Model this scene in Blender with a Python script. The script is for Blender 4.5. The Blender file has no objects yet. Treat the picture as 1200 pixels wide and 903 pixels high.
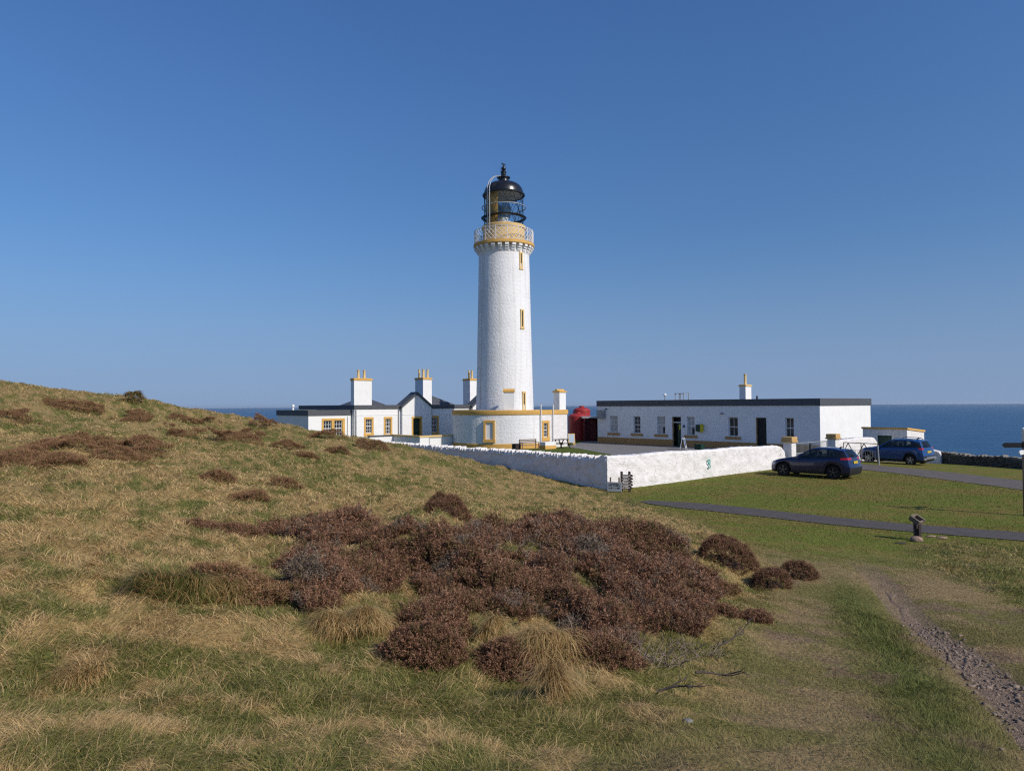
import bpy, math, random
import numpy as np
from mathutils import Vector, Matrix

# ------------------------------------------------------------------ camera, sky, sun, exposure
SC = bpy.context.scene
COL = SC.collection
R = math.radians
EYE = 3.9
FPX = 850.0
PITCH = R(1.54)
ROLL = R(0.33)
_f = Vector((0, math.cos(PITCH), math.sin(PITCH)))
_u0 = Vector((0, -math.sin(PITCH), math.cos(PITCH)))
_r0 = Vector((1, 0, 0))
_r = _r0 * math.cos(ROLL) - _u0 * math.sin(ROLL)
_u = _u0 * math.cos(ROLL) + _r0 * math.sin(ROLL)
cam_d = bpy.data.cameras.new('camera')
cam = bpy.data.objects.new('camera', cam_d)
COL.objects.link(cam)
m4 = Matrix(((_r.x, _u.x, -_f.x, 0), (_r.y, _u.y, -_f.y, 0), (_r.z, _u.z, -_f.z, EYE), (0, 0, 0, 1)))
cam.matrix_world = m4
cam_d.sensor_fit = 'HORIZONTAL'
cam_d.sensor_width = 36.0
cam_d.lens = 36.0 * FPX / 1200.0
cam_d.clip_start = 0.05
cam_d.clip_end = 200000
SC.camera = cam

SUN_AZ = Vector((0.80, -0.60))          # horizontal direction towards the sun
SUN_EL = R(35)
world = bpy.data.worlds.new('World')
SC.world = world
world.use_nodes = True
wn = world.node_tree
wn.nodes.clear()
sky = wn.nodes.new('ShaderNodeTexSky')
sky.sky_type = 'NISHITA'
sky.sun_disc = False
sky.sun_elevation = SUN_EL
sky.sun_rotation = math.atan2(SUN_AZ.x, SUN_AZ.y)
sky.altitude = 90
sky.air_density = 1.384
sky.dust_density = 0.974
sky.ozone_density = 6.28
bg = wn.nodes.new('ShaderNodeBackground')
bg.inputs['Strength'].default_value = 0.0976
wo = wn.nodes.new('ShaderNodeOutputWorld')
# clear maritime air: look the sky model up a little higher so the yellow ground haze stays below the horizon
tcw = wn.nodes.new('ShaderNodeTexCoord')
mpw = wn.nodes.new('ShaderNodeVectorMath'); mpw.operation = 'MULTIPLY_ADD'
mpw.inputs[1].default_value = (1, 1, 0.754); mpw.inputs[2].default_value = (0, 0, 0.1167)
wn.links.new(tcw.outputs['Generated'], mpw.inputs[0])
nrm = wn.nodes.new('ShaderNodeVectorMath'); nrm.operation = 'NORMALIZE'
wn.links.new(mpw.outputs[0], nrm.inputs[0]); wn.links.new(nrm.outputs[0], sky.inputs['Vector'])
hsv = wn.nodes.new('ShaderNodeHueSaturation')
hsv.inputs['Saturation'].default_value = 1.162
hsv.inputs['Hue'].default_value = 0.5117
wn.links.new(sky.outputs[0], hsv.inputs['Color'])
gain = wn.nodes.new('ShaderNodeMixRGB'); gain.blend_type = 'MULTIPLY'; gain.inputs['Fac'].default_value = 1
gain.inputs['Color2'].default_value = (0.95, 1.0, 1.015, 1)
wn.links.new(hsv.outputs[0], gain.inputs['Color1'])
# pale sea haze low in the sky
sxyz = wn.nodes.new('ShaderNodeSeparateXYZ'); wn.links.new(tcw.outputs['Generated'], sxyz.inputs[0])
lowr = wn.nodes.new('ShaderNodeMapRange'); lowr.interpolation_type = 'SMOOTHERSTEP'
lowr.inputs['From Min'].default_value = -0.10; lowr.inputs['From Max'].default_value = 0.26
lowr.inputs['To Min'].default_value = 0.95; lowr.inputs['To Max'].default_value = 0.0
wn.links.new(sxyz.outputs['Z'], lowr.inputs['Value'])
hzm = wn.nodes.new('ShaderNodeMixRGB'); wn.links.new(lowr.outputs[0], hzm.inputs['Fac'])
wn.links.new(gain.outputs[0], hzm.inputs['Color1']); hzm.inputs['Color2'].default_value = (2.2, 3.0, 4.85, 1)
wn.links.new(hzm.outputs[0], bg.inputs['Color'])
wn.links.new(bg.outputs[0], wo.inputs['Surface'])
sun_d = bpy.data.lights.new('sun', 'SUN')
sun_d.energy = 3.5
sun_d.angle = R(0.53)
sun_d.color = (1.0, 0.93, 0.84)
sun = bpy.data.objects.new('sun', sun_d)
COL.objects.link(sun)
sd = Vector((SUN_AZ.x * math.cos(SUN_EL), SUN_AZ.y * math.cos(SUN_EL), math.sin(SUN_EL)))
sun.rotation_euler = sd.to_track_quat('Z', 'Y').to_euler()
sun.location = sd * 60
SC.view_settings.view_transform = 'Standard'
SC.view_settings.look = 'None'
SC.view_settings.exposure = 0.12
SC.view_settings.gamma = 1.0
SC.view_settings.use_curve_mapping = False
try:
    SC.cycles.max_bounces = 6
    SC.cycles.diffuse_bounces = 3
    SC.cycles.transparent_max_bounces = 12
    SC.cycles.use_denoising = False
    SC.cycles.filter_width = 1.25
    SC.cycles.use_light_tree = True
except Exception:
    pass

rng = np.random.default_rng(7)
random.seed(7)

# ------------------------------------------------------------------ noise
def _hash(ix, iy, s):
    h = np.sin(ix * 127.1 + iy * 311.7 + s * 74.7) * 43758.5453
    return h - np.floor(h)

def vnoise(x, y, s=0):
    ix = np.floor(x); iy = np.floor(y)
    fx = x - ix; fy = y - iy
    fx = fx * fx * (3 - 2 * fx); fy = fy * fy * (3 - 2 * fy)
    a = _hash(ix, iy, s); b = _hash(ix + 1, iy, s)
    c = _hash(ix, iy + 1, s); d = _hash(ix + 1, iy + 1, s)
    return (a * (1 - fx) + b * fx) * (1 - fy) + (c * (1 - fx) + d * fx) * fy

def fbm(x, y, o=4, s=0):
    v = 0.0; amp = 0.5; tot = 0.0
    for k in range(o):
        v = v + amp * vnoise(x, y, s + k * 13)
        tot += amp; amp *= 0.55
        x, y = x * 1.94 + y * 0.37 + 5.2, y * 1.94 - x * 0.37 + 1.3
    return v / tot

def sstep(a, b, x):
    t = np.clip((x - a) / (b - a), 0, 1)
    return t * t * (3 - 2 * t)

# ------------------------------------------------------------------ mesh helpers
def nodes_mat(name):
    m = bpy.data.materials.new(name)
    m.use_nodes = True
    n = m.node_tree
    b = n.nodes['Principled BSDF']
    return m, n, b

MATS = {}
def mat(name, c1, c2=None, rough=0.7, scale=3.0, bump=0.0, bscale=20.0, metal=0.0, spec=0.3, stain=None, stain_amt=0.0, vor=0.0, vscale=3.0, detail=6.0, stain_scale=None, joint=0.0):
    """procedural paint/stone: noise between two colours, optional stains, noise and cell bump"""
    if name in MATS:
        return MATS[name]
    m, n, b = nodes_mat(name)
    L = n.links
    tc = n.nodes.new('ShaderNodeTexCoord')
    b.inputs['Roughness'].default_value = rough
    b.inputs['Metallic'].default_value = metal
    b.inputs['Specular IOR Level'].default_value = spec
    col_out = None
    if c2 is None:
        c2 = tuple(v * 0.86 for v in c1)
    nz = n.nodes.new('ShaderNodeTexNoise')
    nz.inputs['Scale'].default_value = scale
    nz.inputs['Detail'].default_value = detail
    nz.inputs['Roughness'].default_value = 0.65
    L.new(tc.outputs['Object'], nz.inputs['Vector'])
    rp = n.nodes.new('ShaderNodeValToRGB')
    rp.color_ramp.elements[0].position = 0.32
    rp.color_ramp.elements[1].position = 0.68
    rp.color_ramp.elements[0].color = (*c2, 1)
    rp.color_ramp.elements[1].color = (*c1, 1)
    L.new(nz.outputs['Fac'], rp.inputs['Fac'])
    col_out = rp.outputs['Color']
    if stain is not None:
        n2 = n.nodes.new('ShaderNodeTexNoise')
        n2.inputs['Scale'].default_value = stain_scale or scale * 2.3
        n2.inputs['Detail'].default_value = 8
        n2.inputs['Roughness'].default_value = 0.75
        L.new(tc.outputs['Object'], n2.inputs['Vector'])
        r2 = n.nodes.new('ShaderNodeValToRGB')
        r2.color_ramp.elements[0].position = 0.62
        r2.color_ramp.elements[1].position = 0.74
        r2.color_ramp.elements[0].color = (0, 0, 0, 1)
        r2.color_ramp.elements[1].color = (stain_amt,) * 3 + (1,)
        L.new(n2.outputs['Fac'], r2.inputs['Fac'])
        mx = n.nodes.new('ShaderNodeMixRGB')
        L.new(r2.outputs['Color'], mx.inputs['Fac'])
        L.new(col_out, mx.inputs['Color1'])
        mx.inputs['Color2'].default_value = (*stain, 1)
        col_out = mx.outputs['Color']
    if joint > 0:
        nw = n.nodes.new('ShaderNodeTexNoise'); nw.inputs['Scale'].default_value = 4.0; nw.inputs['Detail'].default_value = 3
        L.new(tc.outputs['Object'], nw.inputs['Vector'])
        ad = n.nodes.new('ShaderNodeMixRGB'); ad.blend_type = 'ADD'; ad.inputs['Fac'].default_value = 0.22
        L.new(tc.outputs['Object'], ad.inputs['Color1']); L.new(nw.outputs['Color'], ad.inputs['Color2'])
        vj = n.nodes.new('ShaderNodeTexVoronoi'); vj.feature = 'DISTANCE_TO_EDGE'; vj.inputs['Scale'].default_value = 3.4
        L.new(ad.outputs['Color'], vj.inputs['Vector'])
        m1 = n.nodes.new('ShaderNodeMapRange'); m1.inputs['From Min'].default_value = 0.0; m1.inputs['From Max'].default_value = 0.045; m1.inputs['To Min'].default_value = 1.0; m1.inputs['To Max'].default_value = 0.0
        L.new(vj.outputs['Distance'], m1.inputs['Value'])
        nm = n.nodes.new('ShaderNodeTexNoise'); nm.inputs['Scale'].default_value = 2.4; nm.inputs['Detail'].default_value = 6
        L.new(tc.outputs['Object'], nm.inputs['Vector'])
        m2 = n.nodes.new('ShaderNodeMapRange'); m2.inputs['From Min'].default_value = 0.50; m2.inputs['From Max'].default_value = 0.64; m2.inputs['To Max'].default_value = joint
        L.new(nm.outputs['Fac'], m2.inputs['Value'])
        mm = n.nodes.new('ShaderNodeMath'); mm.operation = 'MULTIPLY'
        L.new(m1.outputs['Result'], mm.inputs[0]); L.new(m2.outputs['Result'], mm.inputs[1])
        mj = n.nodes.new('ShaderNodeMixRGB'); L.new(mm.outputs[0], mj.inputs['Fac']); L.new(col_out, mj.inputs['Color1']); mj.inputs['Color2'].default_value = (0.20, 0.17, 0.15, 1)
        col_out = mj.outputs['Color']
    L.new(col_out, b.inputs['Base Color'])
    h = None
    if bump > 0:
        nb = n.nodes.new('ShaderNodeTexNoise')
        nb.inputs['Scale'].default_value = bscale
        nb.inputs['Detail'].default_value = 5
        L.new(tc.outputs['Object'], nb.inputs['Vector'])
        h = nb.outputs['Fac']
        bp = n.nodes.new('ShaderNodeBump')
        bp.inputs['Strength'].default_value = bump
        bp.inputs['Distance'].default_value = 0.03
        L.new(h, bp.inputs['Height'])
        last = bp
        if vor > 0:
            vo = n.nodes.new('ShaderNodeTexVoronoi')
            vo.feature = 'DISTANCE_TO_EDGE'
            vo.inputs['Scale'].default_value = vscale
            L.new(tc.outputs['Object'], vo.inputs['Vector'])
            mr = n.nodes.new('ShaderNodeMapRange')
            mr.inputs['From Max'].default_value = 0.16
            L.new(vo.outputs['Distance'], mr.inputs['Value'])
            b2 = n.nodes.new('ShaderNodeBump')
            b2.inputs['Strength'].default_value = vor
            b2.inputs['Distance'].default_value = 0.05
            L.new(mr.outputs['Result'], b2.inputs['Height'])
            L.new(bp.outputs['Normal'], b2.inputs['Normal'])
            last = b2
        L.new(last.outputs['Normal'], b.inputs['Normal'])
    MATS[name] = m
    return m

def glass_mat(name, col=(0.02, 0.03, 0.04), trans=0.0, rough=0.05, tcol=(0.75, 0.85, 0.85)):
    if name in MATS:
        return MATS[name]
    m, n, b = nodes_mat(name)
    b.inputs['Base Color'].default_value = (*col, 1)
    b.inputs['Roughness'].default_value = rough
    b.inputs['Specular IOR Level'].default_value = 0.6
    if trans > 0:
        tr = n.nodes.new('ShaderNodeBsdfTransparent')
        tr.inputs['Color'].default_value = (*tcol, 1)
        mx = n.nodes.new('ShaderNodeMixShader')
        mx.inputs['Fac'].default_value = trans
        out = n.nodes['Material Output']
        n.links.new(b.outputs[0], mx.inputs[1])
        n.links.new(tr.outputs[0], mx.inputs[2])
        n.links.new(mx.outputs[0], out.inputs['Surface'])
    MATS[name] = m
    return m

class MB:
    def __init__(s):
        s.v = []; s.f = []
    def add(s, vs, fs):
        o = len(s.v)
        s.v.extend([tuple(p) for p in vs])
        s.f.extend([tuple(i + o for i in f) for f in fs])
        return s
    def box(s, x0, x1, y0, y1, z0, z1, M=None):
        vs = [Vector(p) for p in ((x0, y0, z0), (x1, y0, z0), (x1, y1, z0), (x0, y1, z0), (x0, y0, z1), (x1, y0, z1), (x1, y1, z1), (x0, y1, z1))]
        if M is not None:
            vs = [M @ p for p in vs]
        return s.add(vs, [(0, 3, 2, 1), (4, 5, 6, 7), (0, 1, 5, 4), (1, 2, 6, 5), (2, 3, 7, 6), (3, 0, 4, 7)])
    def bar(s, p0, p1, w, d=None):
        """square bar between two points"""
        p0 = Vector(p0); p1 = Vector(p1); d = d or w
        z = (p1 - p0); L = z.length; z.normalize()
        up = Vector((0, 0, 1)) if abs(z.z) < 0.95 else Vector((0, 1, 0))
        x = up.cross(z).normalized(); y = z.cross(x)
        M = Matrix(((x.x, y.x, z.x, p0.x), (x.y, y.y, z.y, p0.y), (x.z, y.z, z.z, p0.z), (0, 0, 0, 1)))
        return s.box(-w / 2, w / 2, -d / 2, d / 2, 0, L, M)
    def tube(s, pts, radii, n=8, cap=True):
        pts = [Vector(p) for p in pts]
        if not hasattr(radii, '__len__'):
            radii = [radii] * len(pts)
        o = len(s.v)
        px = None
        for i, p in enumerate(pts):
            a = pts[max(0, i - 1)]; b = pts[min(len(pts) - 1, i + 1)]
            z = (b - a).normalized()
            if px is None:
                up = Vector((0, 0, 1)) if abs(z.z) < 0.9 else Vector((1, 0, 0))
                x = up.cross(z).normalized()
            else:
                x = (px - z * px.dot(z)).normalized()
            px = x
            y = z.cross(x)
            for k in range(n):
                t = 2 * math.pi * k / n
                s.v.append(tuple(p + (x * math.cos(t) + y * math.sin(t)) * radii[i]))
        for i in range(len(pts) - 1):
            for k in range(n):
                a = o + i * n + k; b = o + i * n + (k + 1) % n
                s.f.append((a, b, b + n, a + n))
        if cap:
            s.f.append(tuple(o + k for k in reversed(range(n))))
            s.f.append(tuple(o + (len(pts) - 1) * n + k for k in range(n)))
        return s
    def lathe(s, prof, n=48, a0=0.0, a1=2 * math.pi, c=(0, 0)):
        full = abs(a1 - a0 - 2 * math.pi) < 1e-6
        cols = n if full else n + 1
        o = len(s.v)
        for r, z in prof:
            for k in range(cols):
                t = a0 + (a1 - a0) * k / n
                s.v.append((c[0] + r * math.cos(t), c[1] + r * math.sin(t), z))
        for i in range(len(prof) - 1):
            for k in range(n):
                a = o + i * cols + k; b = o + i * cols + (k + 1) % cols
                s.f.append((a, b, b + cols, a + cols))
        return s
    def prism(s, poly, y0, y1):
        """polygon in x,z extruded along y"""
        n = len(poly)
        vs = [(p[0], y0, p[1]) for p in poly] + [(p[0], y1, p[1]) for p in poly]
        fs = [tuple(range(n)), tuple(reversed(range(n, 2 * n)))]
        for i in range(n):
            j = (i + 1) % n
            fs.append((j, i, i + n, j + n))
        return s.add(vs, fs)
    def build(s, name, m, parent=None, smooth=False, loc=None, rotz=None, bevel=0.0):
        me = bpy.data.meshes.new(name)
        me.from_pydata(s.v, [], s.f)
        me.update()
        me.materials.append(m)
        if smooth:
            me.polygons.foreach_set('use_smooth', [True] * len(me.polygons))
            try:
                me.set_sharp_from_angle(angle=R(38))
            except Exception:
                pass
        o = bpy.data.objects.new(name, me)
        COL.objects.link(o)
        if parent is not None:
            o.parent = parent
        if loc is not None:
            o.location = loc
        if rotz is not None:
            o.rotation_euler = (0, 0, rotz)
        if bevel > 0:
            md = o.modifiers.new('bevel', 'BEVEL')
            md.width = bevel; md.segments = 2; md.limit_method = 'ANGLE'; md.angle_limit = R(40)
        return o

def np_mesh(name, V, F, m, col=None, smooth=False, parent=None):
    """mesh from numpy arrays; F is (n,3) or (n,4); col is per-vertex rgb"""
    me = bpy.data.meshes.new(name)
    k = F.shape[1]
    me.vertices.add(len(V)); me.loops.add(F.size); me.polygons.add(len(F))
    me.vertices.foreach_set('co', np.ascontiguousarray(V, dtype=np.float32).ravel())
    me.loops.foreach_set('vertex_index', np.ascontiguousarray(F, dtype=np.int32).ravel())
    me.polygons.foreach_set('loop_start', np.arange(0, F.size, k, dtype=np.int32))
    me.polygons.foreach_set('loop_total', np.full(len(F), k, dtype=np.int32))
    if smooth:
        me.polygons.foreach_set('use_smooth', np.ones(len(F), dtype=bool))
    me.update(calc_edges=True)
    me.validate()
    if col is not None:
        at = me.color_attributes.new('Col', 'FLOAT_COLOR', 'POINT')
        c4 = np.ones((len(V), 4), dtype=np.float32); c4[:, :3] = col
        at.data.foreach_set('color', c4.ravel())
    me.materials.append(m)
    o = bpy.data.objects.new(name, me)
    COL.objects.link(o)
    if parent is not None:
        o.parent = parent
    return o

def tag(o, label=None, cat=None, group=None, kind=None):
    if label: o['label'] = label
    if cat: o['category'] = cat
    if group: o['group'] = group
    if kind: o['kind'] = kind
    return o

def thing(name, label, cat, loc=(0, 0, 0), rotz=0.0, group=None):
    o = bpy.data.objects.new(name, None)
    o.empty_display_size = 0.3
    COL.objects.link(o)
    o.location = loc
    o.rotation_euler = (0, 0, rotz)
    return tag(o, label, cat, group)

def copy_tree(o, parent=None):
    c = o.copy(); COL.objects.link(c)
    if parent is not None:
        c.parent = parent
    for ch in list(o.children):
        copy_tree(ch, c)
    return c

# ------------------------------------------------------------------ site grid: u runs along the sunlit walls, v along the shaded walls
U = Vector((0.753, 0.658)); Vv = Vector((-0.658, 0.753))
ROT_U = math.atan2(U.y, U.x)                 # local x along u, local y inward (v)
ROT_V = math.atan2(-Vv.y, -Vv.x)             # local x along -v, local y inward (u)
CA = Vector((4.37, 33.5))                    # outer corner of the boundary wall

def ray(px, py):
    return _f + _r * ((px - 600) / FPX) - _u * ((py - 451.5) / FPX)

def at_depth(px, py, d):
    k = ray(px, py); k = k * (d / k.y)
    return (k.x, k.y, EYE + k.z)

# ------------------------------------------------------------------ terrain
CTRL = [  # picture point and distance of ground seen there
    (600, 903, 3.25), (0, 903, 2.8), (1200, 903, 3.9), (850, 903, 3.4), (300, 903, 3.0),
    (1100, 770, 7.5), (1040, 690, 12.2), (990, 655, 16.4), (1075, 633, 20.3), (850, 625, 19.7),
    (700, 592, 28), (640, 582, 29), (550, 562, 30), (450, 541, 30), (600, 600, 17.5), (525, 594, 20),
    (600, 622, 13), (600, 680, 8.3), (600, 780, 5.3), (600, 850, 4.05), (800, 850, 4.3), (850, 790, 6.2),
    (1000, 800, 6.4), (1000, 700, 11.5), (950, 650, 16.7), (900, 700, 11.2), (1150, 720, 10.9), (1180, 660, 16.8),
    (750, 640, 13.2), (760, 720, 8.0), (450, 700, 7.2), (450, 620, 12.2),
    (100, 800, 4.2), (100, 700, 5.7), (100, 620, 8.6), (100, 560, 13), (100, 520, 20), (50, 480, 28),
    (0, 450, 32), (75, 459, 34), (155, 467, 35), (230, 482.5, 36), (300, 493, 37), (350, 502, 37.5), (400, 511, 38), (460, 522, 38.5),
    (300, 720, 5.9), (300, 620, 10.6), (300, 560, 17.7), (300, 530, 25.4), (300, 505, 33), (420, 522, 32.7),
    (500, 529, 38.5), (550, 541, 40.5), (600, 551, 38), (650, 562.5, 35.6), (700, 574, 33.2), (180, 560, 14.0), (200, 500, 30),
]
PTS = [at_depth(*c) for c in CTRL]
PTS += [(6.5, 28, 0.02), (10.7, 23.5, 0.0), (14.8, 20.5, 0.0), (20, 20, 0.0), (28, 20, 0), (17.9, 25.5, 0), (10, 32, 0), (15, 36, 0), (12, 40, 0), (16, 44, 0), (22, 44, 0),
        (24, 34, 0), (22, 48, 0), (30, 46, -0.2), (32, 38, -0.15), (28, 50, -0.25), (36, 50, -0.6), (34, 25, 0), (12, 8, 0.7), (18, 12, 0.3), (22, 5, 0.6), (10, 0, 1.4), (0, -3, 2.6),
        (-8, -3, 3.0), (-14, 4, 2.9), (8, -12, 2.0), (-10, -15, 3.5), (-22, 12, 3.2), (-36, 20, 5.0), (-40, 34, 5.6), (-34, 46, 4.4), (-24, 48, 3.0), (-16, 48, 1.6), (-10, 50, 0.9),
        (-40, 60, 1.0), (-60, 30, 6.0), (-50, 0, 5.0), (40, 0, 0), (0, -40, 3), (-40, -40, 5), (40, -40, 0.5)]
P = np.array(PTS)

def _tps_fit(P, lam=0.02):
    n = len(P)
    d2 = ((P[:, None, :2] - P[None, :, :2]) ** 2).sum(-1)
    K = 0.5 * d2 * np.log(d2 + 1e-9)
    # smoothing grows with distance from the camera
    A = np.zeros((n + 3, n + 3))
    A[:n, :n] = K + lam * np.eye(n)
    A[:n, n] = 1; A[:n, n + 1:] = P[:, :2]
    A[n, :n] = 1; A[n + 1:, :n] = P[:, :2].T
    b = np.zeros(n + 3); b[:n] = P[:, 2]
    return np.linalg.solve(A, b)
TPS = _tps_fit(P)

def base_h(x, y):
    x = np.asarray(x, float); y = np.asarray(y, float)
    sh = x.shape; x = x.ravel(); y = y.ravel()
    n = len(P); out = TPS[n] + TPS[n + 1] * np.clip(x, -62, 45) + TPS[n + 2] * np.clip(y, -42, 62)
    xc = np.clip(x, -62, 45); yc = np.clip(y, -42, 62)
    for i in range(n):
        d2 = (xc - P[i, 0]) ** 2 + (yc - P[i, 1]) ** 2
        out = out + TPS[i] * 0.5 * d2 * np.log(d2 + 1e-9)
    return out.reshape(sh)

def ab(x, y):
    dx = x - CA.x; dy = y - CA.y
    return dx * U.x + dy * U.y, dx * Vv.x + dy * Vv.y

XR_Y = [0, 4, 6.5, 9, 12, 17, 22, 27, 33, 36]
XR_X = [-0.3, 1.0, 1.9, 3.0, 4.4, 5.4, 5.9, 5.6, 4.4, 2]
def rough_mask(x, y):
    """1 on the tussocky hillside, 0 on mown or trodden ground"""
    a, b = ab(x, y)
    xr = np.interp(y, XR_Y, XR_X)
    w = 0.5 * (fbm(x * 0.6, y * 0.6, 3, 5) - 0.5)
    m = sstep(0.5, -0.9, x - xr + w)
    m = m * (1 - sstep(-0.3, 0.2, np.minimum(a, b)))
    return m

def right_mask(x, y):
    """green tussocks right of the trodden way, in front of the tarmac path"""
    xt = np.interp(y, [0, 3, 6, 8.5, 12, 16, 19, 21], [3.2, 3.4, 5.0, 6.3, 7.3, 8.2, 9.6, 12.0])
    s = 0.645 * (x - 6.5) + 0.764 * (y - 28)
    return sstep(0.3, 1.4, x - xt) * sstep(-1.5, -2.6, s)

TRAIL = None
def trail_dist(x, y):
    if TRAIL is None:
        return np.full(np.shape(x), 99.0)
    best = np.full(np.shape(x), 99.0)
    for (x0, y0), (x1, y1) in zip(TRAIL[:-1], TRAIL[1:]):
        dx, dy = x1 - x0, y1 - y0
        t = np.clip(((x - x0) * dx + (y - y0) * dy) / (dx * dx + dy * dy), 0, 1)
        best = np.minimum(best, np.hypot(x - x0 - t * dx, y - y0 - t * dy))
    return best

def H(x, y):
    x = np.asarray(x, float); y = np.asarray(y, float)
    z = base_h(x, y)
    a, b = ab(x, y)
    r = np.hypot(x, y)
    rm = rough_mask(x, y)
    rr = right_mask(x, y)
    z = z + rm * (0.36 * (fbm(x * 0.75, y * 0.75, 3, 1) - 0.5) + 0.26 * (fbm(x * 2.2, y * 2.2, 3, 2) - 0.5) * (0.4 + 1.2 * vnoise(x * 0.5, y * 0.5, 15))) * np.clip(r / 6, 0.45, 1.0)
    z = z + rr * (0.22 * (fbm(x * 1.0, y * 1.0, 3, 3) - 0.45) + 0.12 * (fbm(x * 3, y * 3, 2, 4) - 0.5))
    z = z + 0.03 * (fbm(x * 1.5, y * 1.5, 3, 6) - 0.5) * np.clip((25 - r) / 10, 0, 1)
    td = trail_dist(x, y)
    z = z - 0.07 * np.exp(-(td / 0.34) ** 2) * sstep(17, 12, y)
    # level yard inside the boundary wall
    inside = sstep(0.0, 0.45, np.minimum(a, b))
    z = z * (1 - inside)
    # land falls away to the cliffs
    t = np.maximum(0, a - 33.5); z = z - 0.14 * t - 0.02 * t * t
    t = np.maximum(0, b - 58); z = z - 0.2 * t - 0.03 * t * t
    t = np.maximum(0, r - 120); z = z - 1.6 * t
    return np.maximum(z, -90)

def hz(x, y):
    return float(H(np.array([x]), np.array([y]))[0])

def ground_at(px, py, tmin=1.5, tmax=110):
    """point of the ground met by the sight line (used to lay things out)"""
    k = ray(px, py)
    t = np.geomspace(tmin, tmax, 1500)
    x = k.x / k.y * t; y = t; z = EYE + k.z / k.y * t
    d = z - H(x, y)
    i = np.argmax(d < 0)
    if d[i] >= 0:
        i = len(t) - 1
    i = max(i, 1)
    f = d[i - 1] / (d[i - 1] - d[i] + 1e-12)
    tt = t[i - 1] + f * (t[i] - t[i - 1])
    return Vector((k.x / k.y * tt, tt, hz(k.x / k.y * tt, tt)))

_tr = [ground_at(*p) for p in ((1300, 925), (1256, 882), (1212, 840), (1168, 800), (1120, 760), (1087, 735), (1066, 718), (1042, 690), (1012, 662), (985, 648))]
TRAIL = [(p.x, p.y) for p in _tr]
TRAIL = [(TRAIL[0][0] + 0.2, -1.0)] + TRAIL

# ------------------------------------------------------------------ ground sheet
def straw_field(x, y):
    """share of withered straw in the sward, in mats of a few decimetres to metres"""
    q = 0.28 * fbm(x * 0.9 + 3, y * 0.9, 4, 21) + 0.55 * fbm(x * 4.2, y * 4.2, 3, 22) + 0.17 * fbm(x * 0.2, y * 0.2, 3, 23)
    r = np.hypot(x, y)
    shift = 0.010 * sstep(6.0, 3.0, r) - 0.025 * sstep(7, 12, r)
    return sstep(0.44, 0.57, q - shift)

def palette(x, y, jitter=None):
    """base colour of the sward by place: straw, fresh green, dark moss, worn earth"""
    rm = rough_mask(x, y); rr = right_mask(x, y)
    n1 = fbm(x * 0.55 + 3, y * 0.55, 4, 21); n2 = fbm(x * 1.9, y * 1.9, 4, 22); n3 = fbm(x * 0.16, y * 0.16, 3, 23)
    g = 1 - straw_field(x, y)
    straw = np.array([0.300, 0.208, 0.092]); green = np.array([0.100, 0.112, 0.028]); olive = np.array([0.150, 0.125, 0.042])
    rough = straw * (1 - g[..., None]) + green * g[..., None]
    rough = rough * 0.8 + olive * 0.2
    lg = sstep(0.38, 0.62, 0.5 * fbm(x * 0.35, y * 0.5, 4, 24) + 0.5 * n2)
    lawn = np.array([0.175, 0.142, 0.040]) * (1 - lg[..., None]) + np.array([0.128, 0.146, 0.026]) * lg[..., None]
    # trodden dry turf in the foreground dip
    dip = sstep(19, 13, y) * (1 - rm)
    wg = sstep(0.42, 0.62, n2 * 0.6 + n1 * 0.4)
    worn = np.array([0.240, 0.172, 0.085]) * (1 - wg[..., None]) + np.array([0.150, 0.130, 0.045]) * wg[..., None]
    soft = lawn * (1 - dip[..., None]) + worn * dip[..., None]
    rgt = green * 0.75 + 0.25 * olive
    rg2 = sstep(0.55, 0.40, n2)[..., None]
    rgt = rgt * (1 - 0.5 * rg2) + straw * 0.5 * rg2
    c = soft * (1 - rm[..., None]) + rough * rm[..., None]
    c = c * (1 - rr[..., None]) + rgt * rr[..., None]
    a, b = ab(x, y)
    ins = sstep(-0.2, 0.4, np.minimum(a, b))[..., None]
    c = c * (1 - ins) + (np.array([0.085, 0.110, 0.022])) * ins
    # grassy strip along the gravel trail
    td = trail_dist(x, y)
    strip = np.exp(-((td - 0.75) / 0.4) ** 2) * (x < np.interp(y, [t[1] for t in TRAIL], [t[0] for t in TRAIL])) * sstep(15, 10, y)
    c = c * (1 - 0.75 * strip[..., None]) + np.array([0.080, 0.105, 0.022]) * 0.75 * strip[..., None]
    # bare earth scraps in the dip
    bare = 0.65 * dip * sstep(0.645, 0.74, fbm(x * 1.5 + 2, y * 1.5, 4, 31))
    c = c * (1 - bare[..., None]) + np.array([0.185, 0.122, 0.085]) * bare[..., None]
    tr = (0.8 * sstep(0.30, 0.20, td) * sstep(17, 13, y))[..., None]
    c = c * (1 - tr) + np.array([0.20, 0.145, 0.095]) * tr
    return c * 1.12

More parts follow.
